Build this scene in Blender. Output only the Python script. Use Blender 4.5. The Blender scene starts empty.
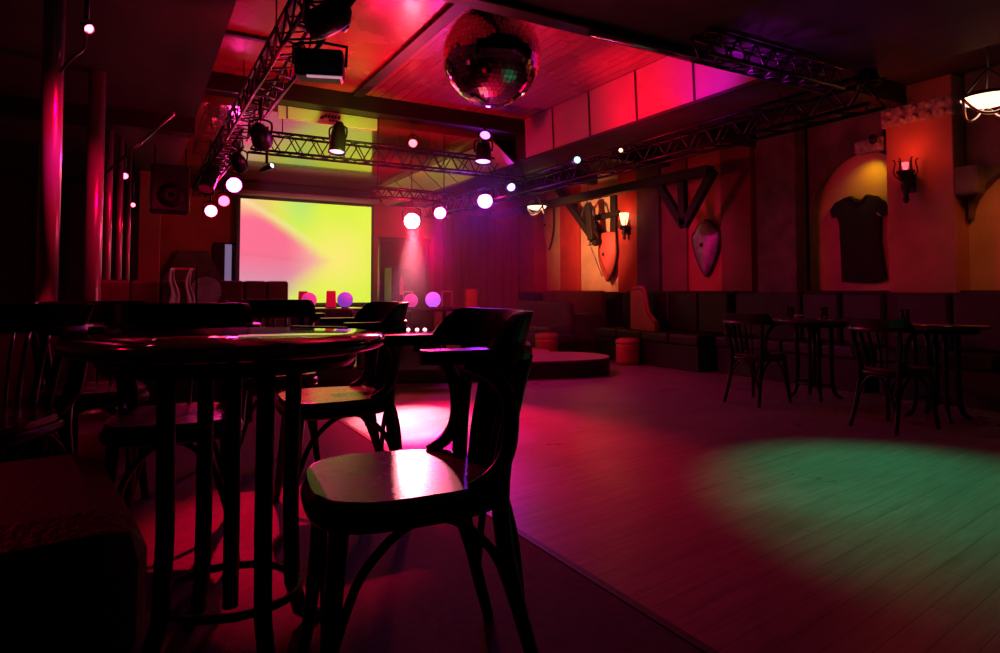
import bpy, bmesh, math, random
from mathutils import Vector, Matrix
random.seed(7)
scn = bpy.context.scene
COL = scn.collection
PI = math.pi
R = math.radians

# ------------------------------------------------------------------ camera
F = 640.0; PX, PY = 500.0, 266.0
YAW = R(29.7); PITCH = math.atan(26/640)
CAM = Vector((0, 0, .855))
fwd = Vector((math.sin(YAW)*math.cos(PITCH), math.cos(YAW)*math.cos(PITCH), math.sin(PITCH)))
rgt = Vector((math.cos(YAW), -math.sin(YAW), 0))
upv = rgt.cross(fwd)
cam_d = bpy.data.cameras.new('camera'); cam = bpy.data.objects.new('camera', cam_d); COL.objects.link(cam)
cam_d.sensor_width = 36; cam_d.lens = 36*F/1000; cam_d.shift_y = (PY-326.5)/1000; cam_d.clip_start = .05
cam.matrix_world = Matrix.Translation(CAM) @ Matrix((rgt, upv, -fwd)).transposed().to_4x4()
scn.camera = cam
def ray(x, y): return fwd + rgt*((x-PX)/F) + upv*((PY-y)/F)
def onX(x, y, X): r = ray(x, y); return CAM + r*(X/r.x)
def onY(x, y, Y): r = ray(x, y); return CAM + r*(Y/r.y)
def onZ(x, y, Z): r = ray(x, y); return CAM + r*((Z-CAM.z)/r.z)
def P(x, y, d): return CAM + ray(x, y)*d

# ------------------------------------------------------------------ materials
def new_mat(name):
    m = bpy.data.materials.new(name); m.use_nodes = True
    return m, m.node_tree, m.node_tree.nodes['Principled BSDF']
def mat(name, col, rough=.5, metal=0, var=0, scale=8, bump=0, bscale=40, coat=0, stretch=(1,1,1), spec=.5, rvar=0):
    m, t, b = new_mat(name); N = t.nodes; L = t.links
    b.inputs['Base Color'].default_value = (*col, 1); b.inputs['Roughness'].default_value = rough
    b.inputs['Metallic'].default_value = metal; b.inputs['Coat Weight'].default_value = coat
    b.inputs['Specular IOR Level'].default_value = spec
    tc = N.new('ShaderNodeTexCoord'); mp = N.new('ShaderNodeMapping'); L.new(tc.outputs['Object'], mp.inputs[0])
    mp.inputs['Scale'].default_value = stretch
    if var or rvar:
        n = N.new('ShaderNodeTexNoise'); n.inputs['Scale'].default_value = scale; n.inputs['Detail'].default_value = 5
        L.new(mp.outputs[0], n.inputs['Vector'])
    if var:
        r = N.new('ShaderNodeValToRGB'); L.new(n.outputs['Fac'], r.inputs[0])
        r.color_ramp.elements[0].position = .3; r.color_ramp.elements[1].position = .7
        r.color_ramp.elements[0].color = (*[c*(1-var) for c in col], 1)
        r.color_ramp.elements[1].color = (*[min(1, c*(1+var)) for c in col], 1)
        L.new(r.outputs[0], b.inputs['Base Color'])
    if rvar:
        q = N.new('ShaderNodeMapRange'); L.new(n.outputs['Fac'], q.inputs['Value'])
        q.inputs['From Min'].default_value = .3; q.inputs['From Max'].default_value = .7
        q.inputs['To Min'].default_value = max(.02, rough-rvar); q.inputs['To Max'].default_value = min(1, rough+rvar)
        L.new(q.outputs[0], b.inputs['Roughness'])
    if bump:
        n2 = N.new('ShaderNodeTexNoise'); n2.inputs['Scale'].default_value = bscale; n2.inputs['Detail'].default_value = 4
        L.new(mp.outputs[0], n2.inputs['Vector'])
        bp = N.new('ShaderNodeBump'); bp.inputs['Strength'].default_value = bump; bp.inputs['Distance'].default_value = .01
        L.new(n2.outputs['Fac'], bp.inputs['Height']); L.new(bp.outputs[0], b.inputs['Normal'])
    return m
def planks(name, c1, c2, mortar, rough, width, length, rot=0, bump=.3, metal=0, coat=0, rvar=.08, grain=.5, gap=.004):
    m, t, b = new_mat(name); N = t.nodes; L = t.links
    tc = N.new('ShaderNodeTexCoord'); mp = N.new('ShaderNodeMapping'); L.new(tc.outputs['Object'], mp.inputs[0])
    mp.inputs['Rotation'].default_value = (0, 0, rot)
    br = N.new('ShaderNodeTexBrick'); L.new(mp.outputs[0], br.inputs['Vector'])
    br.inputs['Color1'].default_value = (*c1, 1); br.inputs['Color2'].default_value = (*c2, 1); br.inputs['Mortar'].default_value = (*mortar, 1)
    br.inputs['Scale'].default_value = 1; br.inputs['Mortar Size'].default_value = gap; br.inputs['Mortar Smooth'].default_value = .3
    br.inputs['Brick Width'].default_value = length; br.inputs['Row Height'].default_value = width; br.offset = .37
    mp2 = N.new('ShaderNodeMapping'); L.new(mp.outputs[0], mp2.inputs[0]); mp2.inputs['Scale'].default_value = (1.2, 18, 1)
    n = N.new('ShaderNodeTexNoise'); n.inputs['Scale'].default_value = 3; n.inputs['Detail'].default_value = 6; L.new(mp2.outputs[0], n.inputs['Vector'])
    mx = N.new('ShaderNodeMix'); mx.data_type = 'RGBA'; mx.blend_type = 'MULTIPLY'; mx.inputs['Factor'].default_value = grain
    L.new(br.outputs['Color'], mx.inputs['A']); L.new(n.outputs['Fac'], mx.inputs['B']); L.new(mx.outputs['Result'], b.inputs['Base Color'])
    n3 = N.new('ShaderNodeTexNoise'); n3.inputs['Scale'].default_value = 1.6; n3.inputs['Detail'].default_value = 6; L.new(mp.outputs[0], n3.inputs['Vector'])
    q = N.new('ShaderNodeMapRange'); L.new(n3.outputs['Fac'], q.inputs['Value']); q.inputs['From Min'].default_value = .3; q.inputs['From Max'].default_value = .7
    q.inputs['To Min'].default_value = max(.03, rough-rvar); q.inputs['To Max'].default_value = rough+rvar; L.new(q.outputs[0], b.inputs['Roughness'])
    ad = N.new('ShaderNodeMath'); ad.operation = 'MULTIPLY_ADD'; L.new(n.outputs['Fac'], ad.inputs[0]); ad.inputs[1].default_value = .35
    inv = N.new('ShaderNodeMath'); inv.operation = 'SUBTRACT'; inv.inputs[0].default_value = 1; L.new(br.outputs['Fac'], inv.inputs[1]); L.new(inv.outputs[0], ad.inputs[2])
    bp = N.new('ShaderNodeBump'); bp.inputs['Strength'].default_value = bump; bp.inputs['Distance'].default_value = .004
    L.new(ad.outputs[0], bp.inputs['Height']); L.new(bp.outputs[0], b.inputs['Normal'])
    b.inputs['Metallic'].default_value = metal; b.inputs['Coat Weight'].default_value = coat
    return m
def emit(name, col, s):
    m, t, b = new_mat(name)
    b.inputs['Base Color'].default_value = (*[c*.5 for c in col], 1)
    b.inputs['Emission Color'].default_value = (*col, 1); b.inputs['Emission Strength'].default_value = s
    return m
M = dict(
    floor_dance=planks('scuffed_parquet', (.34,.27,.24), (.30,.235,.21), (.12,.09,.08), .33, .09, .9, rot=R(-8), bump=.12, rvar=.08, grain=.75, gap=.002),
    carpet=mat('dark_carpet', (.05,.012,.015), .8, var=.4, scale=30, bump=.4, bscale=200),
    stage=planks('stage_boards', (.36,.26,.24), (.28,.2,.18), (.04,.02,.02), .35, .12, 1.6, bump=.15),
    black_paint=mat('black_paint', (.02,.018,.02), .45, var=.3, scale=12),
    nosing=mat('worn_black_nosing', (.03,.026,.028), .4, var=.7, scale=60),
    ceil_wood=planks('lacquered_ceiling_boards', (.55,.17,.15), (.42,.12,.10), (.02,.01,.01), .27, .11, 3.0, rot=R(90), bump=.35, rvar=.06, coat=.0, grain=.7),
    ceil_panel=mat('lacquered_ceiling_panel', (.40,.05,.07), .26, var=.2, scale=3, coat=.0, rvar=.06),
    ceil_gloss=mat('high_gloss_red_ceiling', (.26,.05,.045), .16, coat=.8, var=.1, scale=2, bump=.12, bscale=2.5, stretch=(1,3,1)),
    ceil_dark=mat('dark_ceiling_paint', (.04,.03,.035), .6, var=.4, scale=3),
    beam=mat('dark_stained_beam', (.014,.008,.008), .45, var=.5, scale=5, stretch=(1,6,6), bump=.3, bscale=20),
    valance=mat('pale_valance_panel', (.55,.44,.33), .33, var=.12, scale=2.5),
    seam=mat('dark_seam', (.03,.02,.02), .6),
    wall=mat('rough_dark_wall', (.10,.07,.065), .8, var=.4, scale=2.5, bump=.6, bscale=9),
    plaster=mat('old_ochre_plaster', (.62,.42,.26), .8, var=.2, scale=2.2, bump=.35, bscale=12),
    stone=mat('dark_grey_stone', (.13,.105,.085), .85, var=.45, scale=4, bump=.9, bscale=8),
    pillar=mat('red_brown_pillar', (.42,.17,.11), .7, var=.2, scale=3, bump=.3, bscale=16),
    capital=mat('grey_carved_stone', (.35,.30,.25), .8, var=.6, scale=18, bump=.6, bscale=30),
    wains=mat('dark_wainscot', (.013,.008,.010), .6, var=.4, scale=6, stretch=(5,5,1)),
    red_paint=mat('deep_red_painted_plaster', (.42,.035,.03), .6, var=.2, scale=3, bump=.3, bscale=16),
    plum=mat('plum_painted_wall', (.26,.025,.07), .6, var=.2, scale=3),
    red_wall=mat('red_painted_wall', (.55,.08,.07), .6, var=.15, scale=3),
    wood_black=mat('black_lacquered_wood', (.008,.005,.006), .3, var=.3, scale=10, coat=.12, spec=.28),
    seat=mat('polished_dark_seat', (.06,.022,.03), .27, var=.25, scale=7, coat=.0, spec=.38, rvar=.04),
    tabletop=mat('polished_dark_tabletop', (.05,.03,.035), .11, var=.25, scale=7, coat=.8, rvar=.03),
    leather=mat('black_leather', (.014,.007,.008), .5, var=.3, scale=9, bump=.35, bscale=120),
    sofa=mat('oxblood_leather', (.11,.025,.03), .48, var=.25, scale=7, bump=.3, bscale=110),
    metal_dark=mat('black_metal', (.03,.03,.034), .35, metal=.8),
    alu=mat('dull_black_aluminium', (.055,.05,.06), .38, metal=.9),
    pole=mat('glossy_steel_pole', (.5,.36,.40), .24, metal=.55),
    chrome=mat('brushed_steel', (.55,.5,.52), .22, metal=1, rvar=.06, scale=20, stretch=(1,1,.1)),
    iron=mat('wrought_iron', (.035,.03,.03), .55, metal=.6, bump=.3, bscale=60),
    mirror=mat('mirror_tile', (.85,.80,.85), .07, metal=1),
    cloth_black=mat('black_cloth', (.012,.010,.009), .9, bump=.5, bscale=25),
    cloth_white=mat('pale_cloth', (.6,.5,.5), .8, bump=.4, bscale=30),
    steel_old=mat('dull_steel', (.34,.28,.30), .45, metal=.35, var=.4, scale=9),
    red_card=mat('red_card', (.75,.03,.12), .45),
    frost=mat('frosted_glass', (.85,.55,.9), .35, spec=.6),
    white_frame=mat('white_screen_case', (.75,.72,.72), .45),
    cream=mat('cream_fascia', (.85,.80,.62), .4),
    rubber=mat('black_cable', (.08,.05,.055), .35),
    timber=mat('old_dark_timber', (.010,.005,.004), .6, var=.5, scale=6, stretch=(6,6,1), bump=.5, bscale=22),
    curtain=mat('red_drape', (.45,.05,.06), .75, var=.2, scale=10, stretch=(6,6,.3)),
    pouf=mat('red_pouf_leather', (.5,.12,.10), .5, var=.2, scale=6),
    pink_card=mat('clear_acrylic', (.8,.4,.6), .2),
)
gm, gt, gb = new_mat('clear_glass'); gb.inputs['Transmission Weight'].default_value = 1; gb.inputs['Roughness'].default_value = .03; gb.inputs['Base Color'].default_value = (1,.85,.92,1); M['glass'] = gm

# ------------------------------------------------------------------ mesh builder
class MB:
    def __init__(s): s.bm = bmesh.new()
    def box(s, c, size, rot=None, bev=0):
        r = bmesh.ops.create_cube(s.bm, size=1)
        vs = r['verts']
        m = Matrix.Translation(Vector(c)) @ (rot.to_4x4() if rot else Matrix()) @ Matrix.Diagonal((*size, 1))
        bmesh.ops.transform(s.bm, matrix=m, verts=vs)
        if bev:
            es = list({e for v in vs for e in v.link_edges})
            bmesh.ops.bevel(s.bm, geom=es, offset=bev, segments=2, affect='EDGES', profile=.5)
        return s
    def b2(s, x0, x1, y0, y1, z0, z1, bev=0):
        return s.box(((x0+x1)/2, (y0+y1)/2, (z0+z1)/2), (abs(x1-x0), abs(y1-y0), abs(z1-z0)), bev=bev)
    def bar(s, a, b, w, h=None, bev=0):
        a, b = Vector(a), Vector(b); d = b-a; h = h or w
        q = d.to_track_quat('Z', 'Y').to_matrix()
        return s.box((a+b)/2, (w, h, d.length), rot=q, bev=bev)
    def tube(s, pts, r, seg=10, flat=None, smooth=3, closed=False):
        pts = [Vector(p) for p in pts]; n0 = len(pts)
        rad = list(r) if isinstance(r, (list, tuple)) else [r]*n0
        if smooth > 1 and n0 > 2:      # Catmull-Rom
            P2, R2 = [], []
            rng = n0 if closed else n0-1
            for i in range(rng):
                g = (lambda k: pts[k % n0]) if closed else (lambda k: pts[max(0, min(n0-1, k))])
                p0, p1, p2, p3 = g(i-1), g(i), g(i+1), g(i+2)
                for j in range(smooth):
                    t = j/smooth
                    P2.append(.5*((2*p1)+(-p0+p2)*t+(2*p0-5*p1+4*p2-p3)*t*t+(-p0+3*p1-3*p2+p3)*t**3))
                    R2.append(rad[i]*(1-t)+rad[(i+1) % n0]*t)
            if not closed: P2.append(pts[-1]); R2.append(rad[-1])
            pts, rad = P2, R2
        n = len(pts); rings = []
        prev = None
        for i, p in enumerate(pts):
            a = pts[(i-1) % n] if (closed or i > 0) else p
            b = pts[(i+1) % n] if (closed or i < n-1) else p
            t = (b-a).normalized()
            if prev is None:
                u = t.cross(Vector((0, 0, 1)))
                if u.length < .05: u = t.cross(Vector((1, 0, 0)))
                u.normalize()
            else:
                u = prev - t*prev.dot(t); u.normalize()
            prev = u; v = t.cross(u)
            fu, fv = flat or (1, 1)
            rings.append([s.bm.verts.new(p + u*math.cos(2*PI*k/seg)*rad[i]*fu + v*math.sin(2*PI*k/seg)*rad[i]*fv) for k in range(seg)])
        rr = range(n if closed else n-1)
        for i in rr:
            A, B = rings[i], rings[(i+1) % n]
            for k in range(seg): 
                f = s.bm.faces.new((A[k], A[(k+1) % seg], B[(k+1) % seg], B[k])); f.smooth = True
        if not closed:
            s.bm.faces.new(rings[0][::-1]); s.bm.faces.new(rings[-1])
        return s
    def lathe(s, prof, c=(0,0,0), seg=24, axis=None, smooth=True, cap=True):
        c = Vector(c); q = (Vector(axis).to_track_quat('Z', 'Y').to_matrix() if axis else Matrix.Identity(3))
        rings = []
        for r, z in prof:
            rings.append([s.bm.verts.new(c + q @ Vector((r*math.cos(2*PI*k/seg), r*math.sin(2*PI*k/seg), z))) for k in range(seg)])
        for A, B in zip(rings, rings[1:]):
            for k in range(seg):
                f = s.bm.faces.new((A[k], A[(k+1) % seg], B[(k+1) % seg], B[k])); f.smooth = smooth
        if cap:
            s.bm.faces.new(rings[0][::-1]); s.bm.faces.new(rings[-1])
        return s
    def prism(s, poly, z0, z1, m=None, bev=0):
        """extrude 2D poly (x,y) from z0 to z1; m maps local->object space"""
        m = m or Matrix()
        A = [s.bm.verts.new(m @ Vector((x, y, z0))) for x, y in poly]
        B = [s.bm.verts.new(m @ Vector((x, y, z1))) for x, y in poly]
        n = len(poly)
        fs = [s.bm.faces.new(A[::-1]), s.bm.faces.new(B)]
        for k in range(n): fs.append(s.bm.faces.new((A[k], A[(k+1) % n], B[(k+1) % n], B[k])))
        if bev:
            es = list(fs[0].edges)+list(fs[1].edges)
            bmesh.ops.bevel(s.bm, geom=es, offset=bev, segments=3, affect='EDGES', profile=.5)
        return s
    def sphere(s, c, r, u=20, v=12, sc=(1,1,1), smooth=True):
        k = bmesh.ops.create_uvsphere(s.bm, u_segments=u, v_segments=v, radius=r)
        bmesh.ops.transform(s.bm, matrix=Matrix.Translation(Vector(c)) @ Matrix.Diagonal((*sc, 1)), verts=k['verts'])
        for f in {f for w in k['verts'] for f in w.link_faces}: f.smooth = smooth
        return s
    def grid(s, fn, nu, nv, smooth=True):
        V = [[s.bm.verts.new(fn(i/nu, j/nv)) for j in range(nv+1)] for i in range(nu+1)]
        for i in range(nu):
            for j in range(nv):
                f = s.bm.faces.new((V[i][j], V[i+1][j], V[i+1][j+1], V[i][j+1])); f.smooth = smooth
        return s
    def build(s, name, m, parent=None, label=None, kind=None, fix=True):
        if fix: bmesh.ops.recalc_face_normals(s.bm, faces=s.bm.faces)
        me = bpy.data.meshes.new(name); s.bm.to_mesh(me); s.bm.free()
        me.materials.append(M[m] if isinstance(m, str) else m)
        o = bpy.data.objects.new(name, me); COL.objects.link(o)
        if parent: o.parent = parent
        if label: o['label'] = label
        if kind: o['kind'] = kind
        return o
def tag(o, label, cat, group=None, kind=None):
    o['label'] = label; o['category'] = cat
    if group: o['group'] = group
    if kind: o['kind'] = kind
    return o
def thing(name, label, cat, loc=(0,0,0), rz=0, group=None):
    o = bpy.data.objects.new(name, None); COL.objects.link(o); o.empty_display_size = .1
    o.location = loc; o.rotation_euler = (0, 0, rz)
    return tag(o, label, cat, group)
def copy_tree(o, parent=None):
    c = o.copy(); COL.objects.link(c); c.parent = parent
    for ch in list(o.children): copy_tree(ch, c)
    return c
def place(o, label, loc, rz=0, group=None, first=False, scale=1):
    c = o if first else copy_tree(o)
    c.location = loc; c.rotation_euler = (0, 0, rz); c['label'] = label
    c.scale = (scale,)*3
    if group: c['group'] = group
    return c
def struct(name, mb, m, label=None): return mb.build(name, m, None, label, 'structure')

def spot(name, loc, target, col, power, deg, blend=.5, size=.05, parent=None):
    l = bpy.data.lights.new(name, 'SPOT'); l.color = col; l.energy = power; l.spot_size = R(deg); l.spot_blend = blend; l.shadow_soft_size = size
    o = bpy.data.objects.new(name, l); COL.objects.link(o)
    d = Vector(target)-Vector(loc); q = d.to_track_quat('-Z', 'Y')
    if parent:
        o.parent = parent; o.location = Vector(loc)-parent.location
    else: o.location = loc
    o.rotation_euler = q.to_euler()
    return o
def point(name, loc, col, power, size=.05, parent=None):
    l = bpy.data.lights.new(name, 'POINT'); l.color = col; l.energy = power; l.shadow_soft_size = size
    o = bpy.data.objects.new(name, l); COL.objects.link(o)
    if parent: o.parent = parent; o.location = Vector(loc)-parent.location
    else: o.location = loc
    return o

# ================================================================== SETTING
DF = -.15          # dance floor level
EDGE = 1.22        # edge of the raised seating platform
XR, YB = 7.0, 11.2 # right wall, back wall
XL, YF = -2.6, -2.0
LC, HC = 2.44, 2.90   # low ceiling, coffer ceiling
RC, BX = 2.95, 4.75   # right aisle ceiling, outer edge of the bulkhead
CX0, CX1 = .45, 4.0
Y1, Y2 = 3.06, 6.4    # coffer front beam, cross beam
struct('floor', MB().b2(XL, EDGE-.03, YF, YB, -.25, 0), 'carpet')
struct('trim_1', MB().b2(EDGE-.03, EDGE, YF, 6.9, -.25, .004, bev=.003), 'nosing')
struct('floor_dance', MB().b2(EDGE, XR, YF, YB, DF-.1, DF), 'floor_dance')
# stage: low platform with a rounded front right corner
sp = [(EDGE+.0, YB), (EDGE+.0, 6.95), (2.4, 6.72), (3.6, 6.35), (4.5, 6.1)]
cc = Vector((4.75, 6.62)); 
for a in range(-100, 81, 15): sp.append((cc.x+.52*math.cos(R(a)), cc.y+.54*math.sin(R(a))))
sp += [(5.0, 7.4), (5.0, YB)]
struct('floor_stage', MB().prism(sp, DF, .035), 'black_paint')
def shrink(poly, k=.02):
    return [(x+(k if x < 2 else 0), y+.0) for x, y in poly]
struct('floor_stage_top', MB().prism(sp, .035, .055), 'stage')

struct('wall_left', MB().b2(XL-.1, XL, YF, YB, -.2, 3.1), 'wall')
struct('wall_front', MB().b2(XL-.1, XR+.1, YF-.1, YF, -.2, 3.1), 'wall')
struct('wall_back', MB().b2(.3, XR, YB, YB+.1, -.2, 3.1), 'red_wall')
struct('wall_back_left', MB().b2(XL, .3, YB, YB+.1, -.2, 3.1), 'black_paint')
struct('wall_right', MB().b2(XR, XR+.1, YF, YB, -.2, 3.1), 'plaster')
# ceiling: low perimeter slabs, raised coffers
struct('ceiling', MB().b2(XL, BX, YF, Y1, LC, 3.1), 'ceil_dark')
struct('ceiling_left', MB().b2(XL, CX0, Y1, YB, LC, 3.1), 'ceil_dark')
struct('ceiling_bulkhead', MB().b2(CX1+.02, BX, Y1, YB, LC, 3.1), 'ceil_dark')
struct('ceiling_right', MB().b2(BX, XR, YF, YB, RC, 3.1), 'ceil_dark')
# coffer 1: flat red panel on the left, boards on the right
xb = 1.95
struct('ceiling_panel', MB().b2(CX0, xb, Y1, Y2, HC, 3.1), 'ceil_panel')
struct('ceiling_boards', MB().b2(xb, CX1+.02, Y1, Y2, HC, 3.1), 'ceil_wood')
struct('trim_2', MB().b2(xb-.05, xb+.06, Y1, Y2, HC-.035, HC-.001, bev=.006), 'beam')
struct('trim_3', MB().b2(.92, .97, Y1, Y2, HC-.02, HC-.001, bev=.004), 'beam')
for k, yy in enumerate((4.25, 5.35)):
    struct('trim_%d' % (4+k), MB().b2(CX0, .915, yy-.03, yy+.03, HC-.03, HC-.001, bev=.006), 'beam')
# coffer 2 ceiling
struct('ceiling_far', MB().b2(CX0, 3.7, Y2+.26, YB, 2.67, 3.1), 'ceil_gloss')
struct('ceiling_far_side', MB().b2(3.7, CX1+.02, Y2+.26, YB, 2.69, 3.1), 'ceil_dark')
# beams
struct('trim_27', MB().b2(XL, CX0-.001, Y2, Y2+.2, 2.30, LC-.001), 'beam')
struct('trim_6', MB().b2(CX0, CX1, Y2, Y2+.2, 2.73, 3.1), 'beam')
struct('trim_7', MB().b2(CX0, CX1+.3, Y1-.12, Y1, LC-.04, HC, bev=.01), 'beam')
struct('trim_8', MB().b2(XL, XR-.3, Y2+.0, Y2+.22, LC-.14, LC-.001, bev=.01), 'beam') if False else None
# grey conduit under the front beam
o = MB().tube([(2.3, Y1-.10, LC-.055), (3.35, Y1-.10, LC-.055)], .022, seg=12, smooth=1).build('conduit', 'chrome'); tag(o, 'grey metal tube running under the front ceiling beam', 'pipe')
# valance (near): pale panels with dark seams
def valance(name, x0, z0, x1, z1, ya, yb, seams, label):
    t = thing(name, label, 'valance', (0,0,0))
    d = Vector((x1-x0, 0, z1-z0)).normalized(); nrm = Vector((-d.z, 0, d.x)); nrm = nrm if nrm.x < 0 else -nrm
    ys = [ya]+seams+[yb]
    for a, b in zip(ys, ys[1:]):
        g = MB(); c = Vector(((x0+x1)/2, (a+b)/2, (z0+z1)/2))
        L_ = math.hypot(x1-x0, z1-z0)
        m = Matrix((d, Vector((0,1,0)), nrm)).transposed()
        g.box(c, (L_, b-a-.02, .012), rot=m, bev=.002); g.build('panel', 'valance', t)
    MB().b2(x1-.015, x1+.015, ya, yb, z1-.03, z1-.004).build('edge_rail', 'seam', t)
    for a in seams:
        MB().bar((x0-.004, a, z0), (x1-.004, a, z1), .02, .016).build('seam_strip', 'seam', t)
    return t
v1 = valance('ceiling_valance', 3.98, HC-.002, 4.0, LC, Y1+.01, Y2-.01, [3.75, 4.45, 5.15, 5.8], 'pale panelled valance along the right side of the near ceiling recess, lit red and magenta')
v2 = valance('ceiling_valance', 3.68, 2.665, 3.99, 2.42, Y2+.22, YB-.02, [7.1, 7.65, 8.2, 8.75, 9.3, 9.9], 'pale panelled valance over the stage, lit yellow by an added spot')

# ------------------------------------------------------------------ back wall furniture of the room
s0 = onY(241, 198, 10.9); s1 = onY(372, 207, 10.9)
scr_z1 = s0.z; scr_z0 = onY(300, 303, 10.9).z; X0, X1 = s0.x, s1.x
scr = thing('projection_screen', 'projection screen showing a pink and yellow picture at the back of the stage', 'screen', ((X0+X1)/2, 10.95, scr_z0))
def loc(o, p): return Vector(p)-o.location
W_, H_ = X1-X0, scr_z1-scr_z0
g = MB(); NU, NV = 80, 64
def scol(u, v):      # u 0..1 left-right, v 0..1 bottom-top  (picture content)
    def mix(a, b, t): t = max(0, min(1, t)); return tuple(a[i]*(1-t)+b[i]*t for i in range(3))
    def sm(t): t = max(0, min(1, t)); return t*t*(3-2*t)
    ye = mix((.74,1.0,.05), (1.0,.93,.18), sm(1-abs(u-.72)/.45)*sm(1-abs(v-.45)/.55))
    ye = mix(ye, (.45,.85,.20), .75*sm(1-abs(u-.43)/.2)*sm((v-.6)/.4))
    ye = mix(ye, (.85,.68,.18), sm((.42-u)/.3)*sm((v-.6)/.3))
    ye = mix(ye, (1.0,.62,.30), sm((.2-u)/.2)*sm((v-.7)/.2))
    pk = mix((1.0,.17,.30), (.64,.33,.45), sm((.55-v)/.5))
    pk = mix(pk, (1.0,.52,.40), .8*sm((u-.30)/.3))
    pk = mix(pk, (1.0,.55,.30), sm((v-.78)/.2))
    edge = .62-.80*(v-.42)-.62*(v-.42)**2 if v > .42 else .62-.72*(.42-v)-.3*(.42-v)**2
    soft = .10+.12*sm((.5-v)/.4)
    t = sm((u-edge)/soft*.5+.5)
    c = mix(pk, ye, t)
    c = mix(c, (1.0,.80,.42), .55*sm(1-abs(u-edge-.05)/.07)*sm((v-.45)/.3))
    if u < .46: c = mix(c, tuple(x*.72 for x in c), .55*sm(1-abs(v-.475+u*.12)/.015)*(1-t))   # faint fold line
    return c
g.grid(lambda a, b: Vector((-W_/2+a*W_, -.02, b*H_)), NU, NV)
sm_, st, sb = new_mat('screen_picture')
at = st.nodes.new('ShaderNodeAttribute'); at.attribute_name = 'picture'
st.links.new(at.outputs['Color'], sb.inputs['Emission Color']); sb.inputs['Emission Strength'].default_value = 1.0
sb.inputs['Base Color'].default_value = (.1,.1,.1,1); sb.inputs['Roughness'].default_value = .8
so = g.build('screen_cloth', sm_, scr, fix=False)
ca = so.data.color_attributes.new('picture', 'FLOAT_COLOR', 'POINT')
for i, v in enumerate(so.data.vertices):
    c = scol((v.co.x+W_/2)/W_, v.co.z/H_); ca.data[i].color = (*c, 1)
MB().box((0, .0, H_/2), (W_+.10, .02, H_+.1)).build('black_border', 'black_paint', scr)
MB().tube([(-W_/2-.1, -.02, H_+.10), (W_/2+.14, -.02, H_+.10)], .045, seg=12, smooth=1).build('roller_case', 'white_frame', scr)
MB().tube([(-W_/2, -.03, -.04), (W_/2, -.03, -.04)], .018, seg=8, smooth=1).build('bottom_bar', 'metal_dark', scr)
# dark timber frame wall under the ceiling behind the screen + recesses
struct('trim_9', MB().b2(CX0, 3.9, YB-.12, YB-.001, 2.50, 2.66), 'beam')
struct('trim_10', MB().b2(.1, XR-.4, YB-.06, YB-.001, .05, .62), 'beam')
def doorway(name, xa, xc, y, z1, label, mm='black_paint'):
    t = thing(name, label, 'doorway', ((xa+xc)/2, y, 0.055)); w = xc-xa
    MB().box((0, .0, z1/2), (w-.1, .02, z1)).build('door_leaf', mm, t)
    for sx in (-1, 1): MB().box((sx*(w/2-.03), 0, z1/2), (.06, .06, z1)).build('jamb', 'timber', t)
    MB().box((0, 0, z1+.03), (w+.04, .07, .06)).build('lintel', 'timber', t)
    return t
a, b = onY(380, 240, YB-.1), onY(430, 240, YB-.1)
doorway('back_doorway', a.x, b.x, YB-.05, a.z-.055, 'dark doorway in the red back wall right of the screen')
# narrow lit window left of the screen
a, b = onY(214, 242, YB-.1), onY(238, 286, YB-.1)
w = thing('side_window', 'narrow window with pale violet light left of the screen', 'window', ((a.x+b.x)/2, YB-.08, b.z))
MB().box((0, 0, (a.z-b.z)/2), (b.x-a.x, .03, a.z-b.z)).build('frame', 'timber', w)
em_win = emit('violet_window_glow', (.45,.33,.65), .35)
MB().box((.03, -.02, (a.z-b.z)/2), (.10, .01, a.z-b.z-.06)).build('pane', em_win, w)
# framed panels / brick fireplace like dark niche left (x 155-205, y 240-285)
a, b = onY(176, 235, YB-.2), onY(210, 285, YB-.2)
w = thing('hearth_hood', 'dark hooded niche on the back wall left of the narrow window', 'niche', ((a.x+b.x)/2, YB-.12, .0))
MB().box((0, 0, .45), (b.x-a.x+.5, .22, .9)).build('base', 'timber', w)
MB().prism([(-.5, .9), (.5, .9), (.2, 1.5), (-.2, 1.5)], -.1, .1, Matrix.Rotation(R(90), 4, 'X')).build('hood', 'stone', w)

# ------------------------------------------------------------------ right wall
def Yat(px, X=XR): return onX(px, 280, X).y
def Zat(px, py, X=XR): return onX(px, py, X).z
# wainscot
struct('baseboard_right', MB().b2(XR-.04, XR-.001, YF, YB, DF, .86, bev=.004), 'wains')
def pillar(pa, pb, depth, label, m='pillar', capital=False, grp=None, top=RC):
    X = XR-depth; ya, yb = Yat(pb, X), Yat(pa, X)
    t = thing('wall_pillar', label, 'pillar', (XR-depth/2-.001, (ya+yb)/2, DF), group=grp)
    w_ = yb-ya; h = top-DF-.002
    MB().box((0, 0, h/2), (depth, w_, h), bev=.012).build('shaft', m, t)
    MB().box((-.015, 0, .5), (depth+.03-.002, w_+.04, 1.0), bev=.008).build('plinth', 'wains', t)
    if capital:
        zc = Zat(906, 115, X)-DF
        g = MB(); g.box((-.02, 0, zc), (depth+.05, w_+.05, .2), bev=.02)
        for i in range(5):
            for j in range(2):
                g.sphere((-depth/2-.045, -w_/2+w_*(i+.5)/5, zc-.045+.09*j), .032, 8, 6)
        g.build('capital', 'capital', t)
    return t
pA = pillar(889, 957, .26, 'wide red-brown pillar between the black shirt and the orange wall bay', capital=True)
pB = pillar(618, 642, .08, 'red pillar carrying the lit torch sconce', 'red_paint')
pC = pillar(560, 578, .08, 'narrow red pillar left of the orange bay with hanging crossbow', 'red_paint')
pD = pillar(758, 797, .30, 'dark stone pillar left of the arch with the black shirt', 'stone')
pE = pillar(520, 534, .30, 'red pillar in the far corner beside the stage', 'red_paint')
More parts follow.
